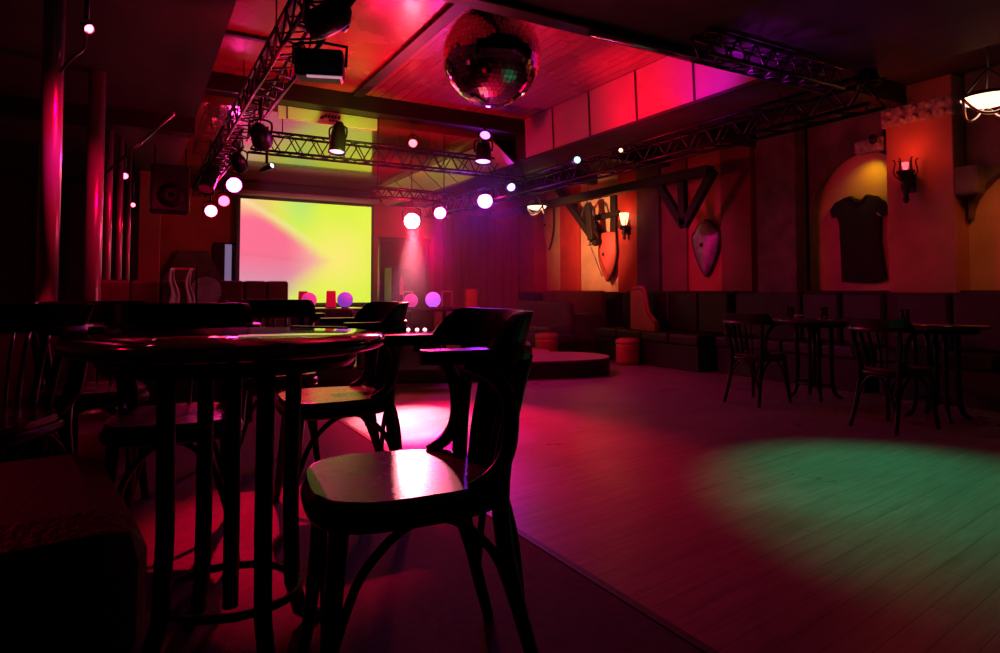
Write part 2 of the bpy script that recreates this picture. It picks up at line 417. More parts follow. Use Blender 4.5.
# arched stone surround
def arch(name, yc, half, zs, za, ya, yb, label, depth=.16, ztop=RC):
    """stone facing from ya to yb with an arched opening centred yc"""
    g = MB(); n = 20; op = []
    for i in range(n+1):
        a = PI*i/n; op.append((yc+half*math.cos(a), zs+(za-zs)*math.sin(a)))
    m = Matrix(((0,0,1,XR-depth),(1,0,0,0),(0,1,0,0),(0,0,0,1)))
    # strips above the arch
    for (y0, z0), (y1, z1) in zip(op, op[1:]):
        if min(y0, y1) < ya-.001 or max(y0, y1) > yb+.001: continue
        g.prism([(y0, z0), (y0, ztop-.001), (y1, ztop-.001), (y1, z1)], 0, depth-.001, m)
    if yb > yc+half: g.prism([(yc+half, .86), (yb, .86), (yb, ztop-.001), (yc+half, ztop-.001)], 0, depth-.001, m)
    if ya < yc-half: g.prism([(ya, .86), (yc-half, .86), (yc-half, ztop-.001), (ya, ztop-.001)], 0, depth-.001, m)
    bmesh.ops.remove_doubles(g.bm, verts=g.bm.verts, dist=.0005)
    o = g.build(name, 'stone'); return tag(o, label, 'arch')
def ext(t):
    h = t.children[0].data.vertices; ys = [v.co.y for v in h]; return t.location.y+min(ys)-.025, t.location.y+max(ys)+.025
dlo = ext(pD)[0]; alo, ahi = ext(pA); yl = dlo-.02; ycn = Yat(868)
arch('stone_arch', ycn, yl-ycn, Zat(800, 225), Zat(868, 152), ahi, dlo, 'dark stone arch over the black shirt', depth=.12)
ya_ = alo
arch('stone_arch', ya_-1.0, 1.0, 1.55, 2.15, ya_-2.4, ya_, 'stone arch round the orange wall bay at the right edge', depth=.12)
b0 = onX(962, 197, XR-.12); b1 = onX(986, 165, XR-.12)
o = MB().b2(XR-.28, XR-.12, b1.y, b0.y, b0.z, b1.z, bev=.03).build('corbel_stone', 'stone'); tag(o, 'rough corbel stone at the top of the orange bay, right of the wide pillar', 'stone block')
c0 = onX(859, 155, XR-.15); c1 = onX(887, 137, XR-.15)
o = MB().b2(XR-.24, XR-.12, c1.y, c0.y, c0.z, c1.z, bev=.01).build('keystone', 'capital'); tag(o, 'pale yellowish keystone block above the black shirt', 'stone block')
# bays in the far half: orange between C and B, dark, purple, red panel with shield
struct('trim_11', MB().b2(XR-.10, XR-.001, Yat(664), Yat(642), .86, RC-.001), 'wall')
struct('trim_12', MB().b2(XR-.06, XR-.001, Yat(690), Yat(665), .86, RC-.001), 'plum')
struct('trim_13', MB().b2(XR-.10, XR-.001, Yat(757), Yat(727), .86, RC-.001), 'plum')
struct('trim_14', MB().b2(XR-.02, XR-.001, Yat(727), Yat(690), .86, RC-.001), 'red_wall')
# timber beam along the right side under the low ceiling and braces
struct('trim_15', MB().b2(6.15, 6.30, 5.6, YB, 2.32, 2.44, bev=.012), 'timber')
struct('trim_16', MB().b2(5.3, 5.42, 2.2, YB, 2.78, RC-.001, bev=.01), 'timber')
for k, yy in enumerate((3.6, 5.5, 7.1, 8.9)):
    struct('trim_%d' % (17+k), MB().b2(BX+.001, XR-.001, yy-.08, yy+.08, 2.74, RC-.002, bev=.01), 'timber')
def brace(X, pts, label, extra=None):
    c = onX(*pts[0], X)
    t = thing('timber_brace', label, 'brace', tuple(c))
    for a, b in pts_pairs(pts):
        A, B = onX(*a, X)-c, onX(*b, X)-c
        MB().bar(A, B, .09, .11, bev=.008).build('strut', 'timber', t)
    return t
def pts_pairs(p): return [(p[0], q) for q in p[1:]]
brace(6.35, [(684, 226), (655, 178), (714, 170), (682, 180)], 'dark V-shaped timber brace above the dark oval shield')
brace(6.7, [(597, 244), (556, 186)], 'long diagonal timber brace left of the torch sconce')
c = onX(597, 216, 6.9)
t = thing('timber_brace', 'timber cross rail with upright behind the kite shield', 'brace', tuple(c))
def rel(x, y, X=6.9): return onX(x, y, X)-c
MB().bar(rel(580, 221), rel(619, 213), .08, .09, bev=.008).build('rail', 'timber', t)
MB().bar(rel(613.5, 242, 6.92), rel(613.5, 186, 6.92), .05, .13, bev=.008).build('post', 'timber', t)
MB().bar(rel(594, 222, 6.92), rel(608, 243, 6.92), .05, .08, bev=.008).build('strut', 'timber', t)

# ------------------------------------------------------------------ wall things
def shield(px0, px1, py0, py1, X, label, m='steel_old', pointy=True, rim='iron'):
    p = onX((px0+px1)/2, py0, X); q = onX((px0+px1)/2, py1, X)
    ya, yb = onX(px1, py0, X).y, onX(px0, py0, X).y
    w, h = (yb-ya)/2, p.z-q.z
    t = thing('wall_shield', label, 'shield', (X, (ya+yb)/2, q.z))
    def half(v): # v 0 bottom..1 top
        if pointy: return w*min(1, math.sin(min(1, v/.62)*PI/2)**.85) if v < .62 else w*(1-.1*(v-.62)/.38)
        return w*(math.sin(min(1, v*1.02+.0)*PI)**.45 if v > .75 else math.sin(min(1, v/.75)*PI/2)**.8)
    def fn(a, b):
        v = .015+b*.97; hw = max(.004, half(v)); s_ = a*2-1
        return Vector((-.03-.09*(1-s_*s_)*math.sin(PI*min(1, .15+b*.7)), s_*hw, v*h))
    g = MB(); g.grid(fn, 16, 22); ob = g.build('face', m, t); md = ob.modifiers.new('thick', 'SOLIDIFY'); md.thickness = .012
    pts = [Vector((-.03, -max(.004, half(.015+i/16*.97)), (.015+i/16*.97)*h)) for i in range(17)]
    pts += [Vector((-.03, max(.004, half(.015+i/16*.97)), (.015+i/16*.97)*h)) for i in range(16, -1, -1)]
    MB().tube(pts, .012, seg=8, smooth=1, closed=True).build('rim', rim, t)
    MB().sphere((-.115, 0, h*.55), .03, 12, 8).build('boss', rim, ob)
    MB().bar((-.02, 0, h*.5), (.0, 0, h*.5), .05).build('wall_mount', 'iron', t)
    return t
shield(691+2.5, 721, 219, 277, XR-.04, 'dark oval steel shield hanging on the red wall panel', 'steel_old', pointy=False)
shield(600, 618, 232, 282, XR-.10, 'pointed red kite shield next to the torch sconce pillar', 'red_wall')
shield(545, 555, 205, 250, XR-.04, 'small pointed shield at the far end of the right wall', 'pillar')

# hanging crossbow with a sword below
c = onX(589, 204, 6.6)
t = thing('hanging_crossbow', 'dark crossbow hanging on a hook in front of the orange bay', 'crossbow', tuple(c))
top = onX(588, 203, 6.6)-c; bot = onX(591, 240, 6.6)-c
MB().bar(top+Vector((0,0,.0)), bot, .06, .13, bev=.01).build('stock', 'timber', t)
MB().tube([top+Vector((0,.18,-.22)), top+Vector((0,.12,-.08)), top+Vector((0,0,-.03)), top+Vector((0,-.12,-.08)), top+Vector((0,-.18,-.22))], .022, seg=8).build('bow', 'iron', t)
MB().tube([top+Vector((0,.18,-.22)), top+Vector((0,0,-.3)), top+Vector((0,-.18,-.22))], .005, seg=6, smooth=1).build('string', 'iron', t)
MB().tube([top+Vector((0,0,.0)), top+Vector((0,.04,.05)), top+Vector((0,0,.10)), top+Vector((0,-.03,.06))], .01, seg=6).build('hook', 'iron', t)
MB().tube([top+Vector((0,0,.09)), Vector((0, 0, RC-c.z-.002))], .005, seg=6, smooth=1).build('hanging_wire', 'iron', t)
c = onX(590, 245, 6.62); e = onX(602, 276, 6.62)-c
t = thing('wall_sword', 'thin sword hanging point down below the crossbow', 'sword', tuple(c))
MB().bar(Vector((0,0,0)), e, .02, .012).build('blade', 'steel_old', t)
MB().tube([(0,0,.0), (0,-.0,.09)], .014, seg=8, smooth=1).build('grip', 'iron', t)
MB().bar((0,-.05,-.0), (0,.05,.0), .018).build('crossguard', 'iron', t)
MB().tube([(0,.0,.09),(0,.03,.12),(0,0,.15),(0,-.03,.12)], .007, seg=6, closed=True).build('ring', 'iron', t)

# torch sconces
flame = emit('torch_flame_glass', (1.0,.52,.22), 3.2)
def sconce(px, py, X, h, label, lit, mflame, k_=1.0):
    c = onX(px, py, X)
    t = thing('torch_sconce', label, 'sconce', tuple(c))
    MB().lathe([(.012,-h*1.6),(.03,-h*1.45),(.02,-h*1.2),(.045,-h*.75),(.03,-h*.55),(.075,-h*.1),(.085,0),(.07,.0)], (-.1,0,0), 12).build('torch_body', 'iron', t)
    for k in range(6):
        a = 2*PI*k/6; ca_, sa_ = math.cos(a), math.sin(a)
        MB().tube([(-.1+.03*ca_, .03*sa_, -h*.5), (-.1+.10*ca_, .10*sa_, -.02), (-.1+.085*ca_, .085*sa_, h*.45), (-.1+.11*ca_, .11*sa_, h*.6)], .007, seg=6).build('cage_bar', 'iron', t)
    MB().bar((0,0,-h*.6), (-.1,0,-h*.6), .03).build('wall_arm', 'iron', t)
    MB().box((-.006,0,-h*.6), (.012,.09,h*.9), bev=.004).build('back_plate', 'iron', t)
    MB().lathe([(.03*k_,.0),(.05*k_,.05*k_),(.066*k_,.12*k_),(.078*k_,.20*k_),(.06*k_,.205*k_),(.012*k_,.18*k_)], (-.1,0,0), 14).build('flame_glass', mflame, t)
    return t
tB = sconce(629, 226, XR-.085, .14, 'lit torch sconce glowing white on the red pillar', 1, flame)
point('torch_bulb', tuple(tB.location+Vector((-.26,0,.30))), (1,.12,.04), 2.2, .06)
redflame = emit('red_flame_bulb', (1.0,.10,.14), 2.0)
tA = sconce(911, 172, XR-.275, .20, 'dark iron torch sconce with small red bulb on the wide pillar', 1, redflame, .42)
point('red_torch_bulb', tuple(tA.location+Vector((-.22,0,.22))), (1,.06,.01), 3, .05)

# bowl lamps with chains
bowl_m = emit('warm_bowl_glass', (1.0,.60,.36), 2.6)
def bowl_lamp(c, r, label, top):
    t = thing('bowl_lamp', label, 'lamp', tuple(c))
    g = MB().lathe([(.01,-r*.32),(r*.5,-r*.26),(r*.85,-r*.11),(r,.02),(r*.93,.02),(r*.5,.035),(.01,.04)], (0,0,0), 28); g.build('glass_bowl', bowl_m, t)
    MB().tube([(r*math.cos(a*PI/12)*1.02, r*math.sin(a*PI/12)*1.02, .02) for a in range(24)], .014, seg=8, closed=True, smooth=1).build('iron_ring', 'iron', t)
    for k in range(3):
        a = 2*PI*k/3+.5; 
        MB().tube([(r*math.cos(a), r*math.sin(a), .02), (0, 0, r*1.3)], .008, seg=6, smooth=1).build('chain', 'iron', t)
        b_ = a+2*PI/3
        p0 = Vector((r*math.cos(a), r*math.sin(a), .0)); p1 = Vector((r*math.cos(b_), r*math.sin(b_), .0)); mid = (p0+p1)/2*1.5+Vector((0,0,-r*.75))
        MB().tube([p0*1.05, (p0+mid)/2*1.08-Vector((0,0,r*.16)), mid, (p1+mid)/2*1.08-Vector((0,0,r*.16)), p1*1.05], .012, seg=8).build('hanging_chain', 'chrome', t)
    MB().tube([(0,0,r*1.3), (0,0,top-c.z-.002)], .008, seg=6, smooth=1).build('rod', 'iron', t)
    MB().lathe([(.012,-r*.6),(.02,-r*.5),(.012,-r*.42)], (0,0,0), 10).build('finial', 'iron', t)
    return t
cb = P(989, 99, 5.0); bowl_lamp(cb, .19, 'large glowing bowl lamp with chains at the right edge', RC)
point('bowl_bulb', tuple(cb+Vector((0,0,-.22))), (1,.25,.08), .8, .1)
cb2 = P(537, 207, 9.0); bowl_lamp(cb2, .14, 'small glowing bowl lamp with chains beside the stage', RC)
point('bowl_bulb_far', tuple(cb2+Vector((0,0,-.16))), (1,.25,.1), 1, .08)
spot('picture_light_shirt', tuple(onX(873, 152, XR-.22)), tuple(onX(871, 178, XR-.02)), (1,.55,.0), 7, 78, 1, .03)
o = MB().lathe([(.012,0),(.035,.02),(.04,.08),(.02,.1)], onX(873, 146, XR-.3)+Vector((0,0,.02)), 12).build('accent_lamp', 'metal_dark'); tag(o, 'tiny dark accent lamp under the keystone lighting the wall yellow', 'lamp')
MBx = MB().bar(onX(873,146,XR-.3)+Vector((0,0,.08)), onX(873,146,XR-.3)+Vector((.06,0,.08)), .02); ox = MBx.build('mount_arm', 'metal_dark', o)

# black tunic / T-shirt on the wall
def shirt():
    X = XR-.03; c = onX(861, 283, X)
    t = thing('black_shirt', 'black short-sleeved shirt hung flat on the arched wall bay', 'shirt', tuple(c))
    px = [(843,282),(841,225),(839,215),(833,218),(831,211),(836,203),(846,198),(852,196),(857,200),(862,202),(866,198),(868,194.5),(877,196),(885,201),(889,208),(889,214),(883,216),(880,213),(881,240),(887,279),(875,283),(860,283)]
    poly = [((onX(x, y, X)-c).y, (onX(x, y, X)-c).z) for x, y in px]
    g = MB(); m = Matrix(((0,0,1,0),(1,0,0,0),(0,1,0,0),(0,0,0,1)))
    g.prism(poly, -.035, .02, m, bev=.012)
    g.build('cloth', 'cloth_black', t)
    nk = [onX(x, y, X)-c+Vector((-.04,0,0)) for x, y in ((852,197),(857,201),(862,203),(866,199),(868,196))]
    MB().tube(nk, .012, seg=6).build('collar', 'cloth_black', t)
    q = onX(879, 213, X)-c; q2 = onX(883, 216.5, X)-c
    MB().bar(q+Vector((-.038,0,0)), q2+Vector((-.038,0,0)), .02, .01).build('sleeve_trim', 'cloth_white', t, label='pale trim on the sleeve hem')
shirt()

# ================================================================== RIGHT SIDE SEATING
def bench(name, ya, yb, label, xf=6.12, xb=6.85, m='leather', back=1.02, n=4, grp=None):
    t = thing(name, label, 'bench', ((xf+xb)/2, (ya+yb)/2, DF), group=grp); L_ = yb-ya; D = xb-xf
    MB().box((.0, 0, .16), (D-.06, L_-.04, .32), bev=.01).build('base', 'wains', t)
    for k in range(n):
        y = -L_/2+L_*(k+.5)/n
        MB().box((-.07, y, .39), (D-.14, L_/n-.012, .14), bev=.035).build('seat_cushion', m, t)
        MB().box((D/2-.10, y, .72), (.16, L_/n-.012, .56), bev=.04).build('back_cushion', m, t)
    MB().box((D/2-.008, 0, back/2), (.10, L_, back), bev=.01).build('back_panel', 'wains', t)
    return t
bench('wall_bench', 5.75, 7.85, 'long black padded bench below the dark oval shield')
bench('wall_bench', 3.75, 5.65, 'black padded bench below the black shirt', xf=6.3)
bench('wall_bench', 1.6, 3.65, 'black padded bench below the orange bay at the right edge', xf=6.3)
# tall end panel, red lit
c = onZ(645, 362, DF)
t = thing('bench_end_panel', 'narrow upright bench end panel lit red beside the round pouf', 'panel', (c.x, c.y, DF), R(-8))
MB().prism([(-.30,0),(.30,0),(.30,1.02),(.05,1.04),(-.02,.98),(-.10,.7),(-.30,.55)], -.045, .045, Matrix(((0,0,1,0),(1,0,0,0),(0,1,0,0),(0,0,0,1))), bev=.012).build('board', 'pillar', t)
MB().tube([(0,.28,1.05),(0,.06,1.07),(0,-.02,1.0),(0,-.10,.73),(0,-.29,.58)], .03, seg=10).build('top_rail', 'pillar', t)
# settee between stage and end panel
st_ = thing('booth_settee', 'dark red high-backed settee behind the stage corner, below the kite shield', 'settee', (6.38, 9.1, DF))
MB().box((0,0,.18), (.7,1.75,.36), bev=.02).build('base', 'sofa', st_)
MB().box((-.05,0,.42), (.62,1.70,.13), bev=.05).build('seat_cushion', 'sofa', st_)
MB().box((.27,0,.72), (.15,1.75,.62), bev=.06).build('backrest', 'sofa', st_)
for sy in (-1, 1): MB().box((0,sy*.82,.42), (.68,.12,.5), bev=.05).build('armrest', 'sofa', st_)
st2 = thing('booth_settee', 'dark red settee with rounded back directly behind the rounded stage corner', 'settee', (5.62, 8.75, DF), R(10))
MB().box((0,0,.18), (.55,1.3,.36), bev=.02).build('base', 'sofa', st2)
MB().box((0,0,.42), (.52,1.25,.13), bev=.05).build('seat_cushion', 'sofa', st2)
MB().box((.22,0,.64), (.13,1.3,.44), bev=.06).build('backrest', 'sofa', st2)
def pouf(loc_, r, h, label):
    t = thing('round_pouf', label, 'pouf', loc_)
    MB().lathe([(r*.92,0.01),(r,.05),(r,h*.7),(r*1.02,h*.78)], (0,0,0), 28).build('drum', 'pouf', t)
    MB().lathe([(r*1.0,h*.78),(r*1.04,h*.85),(r*.98,h*.96),(r*.7,h),(.01,h)], (0,0,0), 28).build('cushion', 'pouf', t)
p = onZ(628, 364, DF); pouf((p.x, p.y, DF), .165, .36, 'round red pouf at the foot of the bench end panel')
pouf((5.3, 7.9, DF), .17, .40, 'round red pouf tucked behind the stage corner')

# ================================================================== CHAIRS
def make_chair():
    t = thing('bentwood_armchair', '', 'chair', (0,0,0))
    # seat: rounded trapezoid plate with a raised rim
    out = []
    for k in range(40):
        a = 2*PI*k/40; ca_, sa_ = math.cos(a), math.sin(a); e = .62
        x = .205*abs(ca_)**e*(1 if ca_ > 0 else -1); y = .21*abs(sa_)**e*(1 if sa_ > 0 else -1)
        out.append((x, y*(1-.28*(x+.2)/.4*.6)))
    MB().prism(out, .428, .45, bev=.006).build('seat', 'seat', t)
    inn = [(x*.93, y*.93) for x, y in out]
    g = MB()
    g.tube([(x*.965, y*.965, .408) for x, y in out], .021, seg=8, closed=True, smooth=1); g.build('seat_ring', 'wood_black', t)
    for s in (-1, 1):
        MB().tube([(-.155,s*.155,.42),(-.165,s*.165,.3),(-.18,s*.178,.12),(-.195,s*.19,0)], [.021,.019,.017,.014], seg=10).build('leg', 'wood_black', t)
        MB().tube([(.27,s*.175,0),(.225,s*.160,.16),(.19,s*.150,.32),(.182,s*.150,.45),(.20,s*.168,.60),(.225,s*.185,.725)], [.014,.017,.020,.021,.019,.018], seg=10).build('leg', 'wood_black', t, label='rear leg running up as the back post')
        MB().tube([(.075,s*.222,.715),(.135,s*.217,.69),(.178,s*.208,.635),(.188,s*.196,.57),(.180,s*.186,.51),(.150,s*.178,.47),(.105,s*.174,.446)], [.014,.015,.015,.015,.015,.014,.012], seg=8, flat=(1,1.2)).build('arm_bracket', 'wood_black', t)
    # U shaped flat arm rail
    U = [(-.015,-.231),(.045,-.236),(.11,-.232),(.185,-.205),(.232,-.14),(.25,-.05),(.25,.05),(.232,.14),(.185,.205),(.11,.232),(.045,.236),(-.015,.231)]
    g = MB(); n = len(U); sub = []
    for i in range(n-1):
        for j in range(4):
            tt = j/4; p0, p1, p2, p3 = [Vector(U[max(0, min(n-1, k))]) for k in (i-1, i, i+1, i+2)]
            sub.append(.5*((2*p1)+(-p0+p2)*tt+(2*p0-5*p1+4*p2-p3)*tt*tt+(-p0+3*p1-3*p2+p3)*tt**3))
    sub.append(Vector(U[-1])); prev = None; rings = []
    for i, p in enumerate(sub):
        d = (sub[min(i+1, len(sub)-1)]-sub[max(i-1, 0)]).normalized(); nn = Vector((-d.y, d.x))
        e = min(i, len(sub)-1-i); hw = .028 if e > 2 else (.016, .024, .027)[e]
        hw = hw if not (14 < i < len(sub)-15) else .022
        z0, z1 = .715, .742
        rings.append([g.bm.verts.new((p.x+nn.x*a, p.y+nn.y*a, z)) for a, z in ((-hw,z0),(hw,z0),(hw+.003,(z0+z1)/2),(hw,z1),(-hw,z1),(-hw-.003,(z0+z1)/2))])
    for A, B in zip(rings, rings[1:]):
        for k in range(6): g.bm.faces.new((A[k], A[(k+1)%6], B[(k+1)%6], B[k]))
    g.bm.faces.new(rings[0][::-1]); g.bm.faces.new(rings[-1]); rail = g.build('arm_rail', 'wood_black', t)
    # raised crest on the rail
    g = MB(); rings = []
    L_ = len(sub)
    for i in range(9, L_-9):
        p = sub[i]; d = (sub[i+1]-sub[i-1]).normalized(); nn = Vector((-d.y, d.x)); nn = nn if nn.x > -10 else nn
        f = min(1, min(i-9, L_-10-i)/4); z1 = .745+.068*math.sin(f*PI/2)
        outw = Vector((p.x-.08, p.y)).normalized()
        lean = .02*f
        rings.append([g.bm.verts.new((p.x-outw.x*.012, p.y-outw.y*.012, .741)), g.bm.verts.new((p.x+outw.x*.012, p.y+outw.y*.012, .741)),
                      g.bm.verts.new((p.x+outw.x*(.011+lean), p.y+outw.y*(.011+lean), z1)), g.bm.verts.new((p.x-outw.x*(.011-lean), p.y-outw.y*(.011-lean), z1))])
    for A, B in zip(rings, rings[1:]):
        for k in range(4): g.bm.faces.new((A[k], A[(k+1)%4], B[(k+1)%4], B[k]))
    g.bm.faces.new(rings[0][::-1]); g.bm.faces.new(rings[-1]); g.build('crest_rail', 'wood_black', rail)
    for y in (-.088, -.032, .028, .076):
        MB().tube([(.188, y*.9, .445), (.205, y, .56), (.243, y*1.15, .72)], .0115, seg=8, flat=(.55,1.35)).build('back_slat', 'wood_black', t)
    # bentwood arches below the seat
    def archway(a, b, h=.395, z=.13):
        a, b = Vector(a), Vector(b)
        pts = []
        for k in range(9):
            f = k/8; p = a.lerp(b, f); pts.append((p.x, p.y, z+(h-z)*math.sin(PI*f)**.6))
        MB().tube(pts, .010, seg=8).build('arch_brace', 'wood_black', t)
    archway((-.178,-.168,0), (.228,-.155,0)); archway((-.178,.168,0), (.228,.155,0)); archway((-.18,-.17,0), (-.18,.17,0)); archway((.232,-.155,0), (.232,.155,0))
    return t
ch = make_chair()
G = 'bentwood armchairs'
place(ch, 'black bentwood armchair in the foreground with its glossy seat catching a white and magenta streak', (.535, 1.385, 0), R(-9), G, first=True)
place(ch, 'black bentwood armchair behind the right end of the foreground round table', (.70, 2.56, 0), R(-4), G)
place(ch, 'black bentwood armchair tucked against the far side of the foreground round table, facing the camera', (.13, 2.42, 0), R(83), G)
place(ch, 'black bentwood armchair left of the foreground table legs, partly seen behind the padded stool', (-.42, 2.62, 0), R(60), G)
place(ch, 'black bentwood armchair standing behind the other chairs just below the projection screen', (.62, 3.42, 0), R(88), G)
place(ch, 'black bentwood armchair against the low partition at the far left', (-.15, 3.25, 0), R(95), G)

# ================================================================== TABLES
def make_table(R_=.362, h=.75, top='tabletop', name='round_table'):
    t = thing(name, '', 'table', (0,0,0))
    MB().lathe([(.01,h-.034),(R_-.02,h-.034),(R_,h-.024),(R_+.002,h-.008),(R_-.008,h),(.01,h)], (0,0,0), 64).build('tabletop', top, t)
    MB().tube([((R_-.09)*math.cos(a*PI/16), (R_-.09)*math.sin(a*PI/16), h-.054) for a in range(32)], .02, seg=6, closed=True, smooth=1).build('apron', 'wood_black', t)
    for sx in (-1, 1):
        for sy in (-1, 1):
            MB().tube([(sx*.10, sy*.115, h-.035), (sx*.10, sy*.115, .12), (sx*.16, sy*.17, .0)], [.021,.021,.018], seg=8, smooth=3).build('leg', 'wood_black', t)
    MB().tube([(0,0,h-.034), (0,0,.10)], .019, seg=10, smooth=1).build('centre_post', 'wood_black', t)
    MB().tube([(.10*math.cos(a*PI/8)*1.45, .115*math.sin(a*PI/8)*1.4, .14) for a in range(16)], .010, seg=6, closed=True, smooth=1).build('foot_ring', 'wood_black', t)
    return t
tb = make_table()
# foreground table: rotate so legs line up across the view
place(tb, 'dark polished round table in the foreground reflecting the screen in its top', (.215, 1.685, 0), -YAW+R(90), None, first=True)
o = None
tb2 = place(tb, 'dark round table below the wide red-brown pillar on the right', (5.65, 3.85, DF), 0, 'dark round tables along the right wall')
tb3 = place(tb, 'dark round table at the right edge below the orange bay', (5.6, 2.75, DF), 0, 'dark round tables along the right wall')
place(ch, 'black bentwood armchair by the right-hand wall, left of the wall tables', (4.98, 3.95, DF), R(185), G)
place(ch, 'black bentwood armchair by the right-hand wall, at the right edge of the picture', (4.95, 2.72, DF), R(176), G)

# glass tumblers and ashtrays on the right tables
def make_glass():
    t = thing('drinking_glass', '', 'glass', (0,0,0))
    MB().lathe([(.01,.0),(.028,.0),(.036,.11),(.034,.11),(.026,.008),(.01,.008)], (0,0,0), 16).build('glass_wall', 'glass', t)
    return t
gl = make_glass()
GG = 'small glasses on the tables along the right wall'
place(gl, 'small empty glass on the dark table below the wide pillar', (5.52, 4.0, DF+.75), 0, GG, first=True)
place(gl, 'small empty glass on the dark table below the wide pillar, nearer the pillar', (5.72, 3.78, DF+.75), 0, GG)
place(gl, 'small empty glass on the dark table at the right edge', (5.6, 2.98, DF+.75), 0, GG)
o = MB().lathe([(.05,0),(.06,.01),(.062,.03),(.052,.03),(.045,.012),(.01,.012)], (5.75, 4.08, DF+.75), 18).build('ashtray', 'steel_old'); tag(o, 'low round metal ashtray on the dark table below the black shirt', 'ashtray')
mc = MB().box((5.45, 2.95, DF+.754), (.16,.09,.008), bev=.002).build('red_coaster', emit('red_glow_card', (1,.05,.18), .0) if False else 'red_card'); tag(mc, 'flat red card lying on the dark table at the right edge', 'card')

# foreground tabletop: dark thin menu stick seen as streak
ms = MB().bar((.40,1.93,.754),(.52,1.78,.754), .012,.006).build('straw', 'wood_black'); tag(ms, 'thin dark stick lying on the right part of the foreground tabletop', 'stick')

# near padded stool (left foreground)
ps = thing('padded_stool', 'big black leather padded stool at the lower left with red sheen on its edge', 'stool', (-.33, 1.02, 0), R(8))
MB().box((0,0,.50), (.66,.44,.20), bev=.055).build('cushion', 'leather', ps)
pb = MB().box((0,0,.23), (.60,.38,.42), bev=.012).build('base', 'leather', ps)
for sx in (-1,1):
    for sy in (-1,1): MB().lathe([(.02,0),(.024,.025)], (sx*.27,sy*.16,0), 10).build('foot', 'metal_dark', pb)

# ================================================================== LEFT PART: partition, poles, sofa
po = thing('low_partition', 'low black partition wall at the left carrying the round steel pole', 'partition', (-1.3, 3.75, 0))
MB().box((0,0,.36), (2.15,.10,.72), bev=.004).build('panel', 'black_paint', po)
MB().box((0,0,.74), (2.19,.16,.035), bev=.008).build('top_rail', 'wood_black', po)
def pole(x, y, z0, r, label, m='chrome', z1=LC, flange=True):
    t = thing('metal_pole', label, 'pole', (x, y, z0))
    MB().tube([(0,0,0), (0,0,z1-z0-.001)], r, seg=20, smooth=1).build('shaft', m, t)
    if flange: MB().lathe([(r*1.5,0.0),(r*1.5,.012),(r*1.15,.03)], (0,0,0), 20).build('base_flange', m, t)
    return t
p1 = onY(46, 313, 3.75); pole(p1.x, 3.75, .7575, .046, 'thick shiny steel pole at the far left with pink and magenta highlights', 'pole')
p2 = onY(92, 290, 5.4); pole(p2.x, 5.4, 0, .055, 'second shiny pole right of the thick one, glowing dark pink', 'pole')
GP = 'thin upright steel pipes at the back left'
for i, (px, yy, rr) in enumerate(((106, 7.0, .035), (118, 7.6, .028), (127, 8.3, .022))):
    q = onY(px, 280, yy); o = pole(q.x, yy, 0, rr, ('thickest thin steel pipe, first right of the second pole', 'middle one of the three thin steel pipes at the back left', 'thinnest steel pipe, nearest the dark niche')[i], 'pole'); o['group'] = GP
q = onY(155, 280, 9.5)
o = MB().b2(q.x-.2, q.x+.05, 9.5, 9.6, .0, LC-.001, bev=.01).build('wall_post', 'pillar'); tag(o, 'square dim red post behind the thin pipes', 'post')
# sofa backs
def sofa(xa, xc, y, ztop, n, label, m='sofa'):
    t = thing('high_back_sofa', label, 'sofa', ((xa+xc)/2, y, 0)); W = xc-xa
    MB().box((0,.15,.2), (W,.75,.36), bev=.02).build('base', m, t)
    for k in range(n):
        x = -W/2+W*(k+.5)/n
        MB().box((x,-.16,.40+(ztop-.40)/2), (W/n-.003,.2,ztop-.40), bev=.022).build('back_cushion', m, t)
        MB().box((x,.2,.43), (W/n-.008,.6,.12), bev=.04).build('seat_cushion', m, t)
    return t
a = onY(221, 281, 5.9); b = onY(284, 281, 5.9)
sofa(a.x-.02, b.x, 5.95, a.z, 3, 'dark red leather sofa with a straight top in front of the screen corner')
a = onY(100, 279, 5.9); b = onY(218, 279, 5.9)
sofa(a.x, b.x-.02, 5.95, a.z-.01, 4, 'dark red leather sofa to the left, behind the toothed disc')
# shelf table in front of sofas with decor
a = onY(120, 308, 4.5); b = onY(262, 308, 4.5)
tt = thing('narrow_counter', 'narrow black counter behind the chairs carrying the toothed disc', 'counter', ((a.x+b.x)/2, 4.62, 0))
W = b.x-a.x; H = a.z
MB().box((0,0,H-.02), (W,.34,.04), bev=.008).build('top', 'wood_black', tt)
MB().box((0,0,(H-.04)/2), (W-.1,.24,H-.042)).build('body', 'black_paint', tt)
c = onY(206, 308, 4.6); rr = .10
dd = thing('toothed_disc', 'round dull metal disc with a toothed rim standing on the narrow counter', 'disc', (c.x, 4.6, H+.002))
pl = []
for k in range(48):
    a_ = 2*PI*k/48; q = rr*(1.0 if k % 2 == 0 else .88); pl.append((q*math.cos(a_), q*math.sin(a_)+rr))
MB().prism(pl, -.006, .006, Matrix.Rotation(R(90), 4, 'X')).build('blade', 'steel_old', dd)
MB().box((0,0,.008), (.09,.07,.016), bev=.004).build('stand', 'red_card', dd)
c = onY(183, 308, 4.6)
dd = thing('cloth_rack', 'small rack with pale cloths hanging over it, left of the toothed disc', 'rack', (c.x, 4.6, H+.002))
for sx in (-1, 1): MB().bar((sx*.075,0,0), (sx*.075,0,.26), .012).build('upright', 'iron', dd)
MB().bar((-.08,0,.245), (.08,0,.245), .012).build('rail', 'red_card', dd)
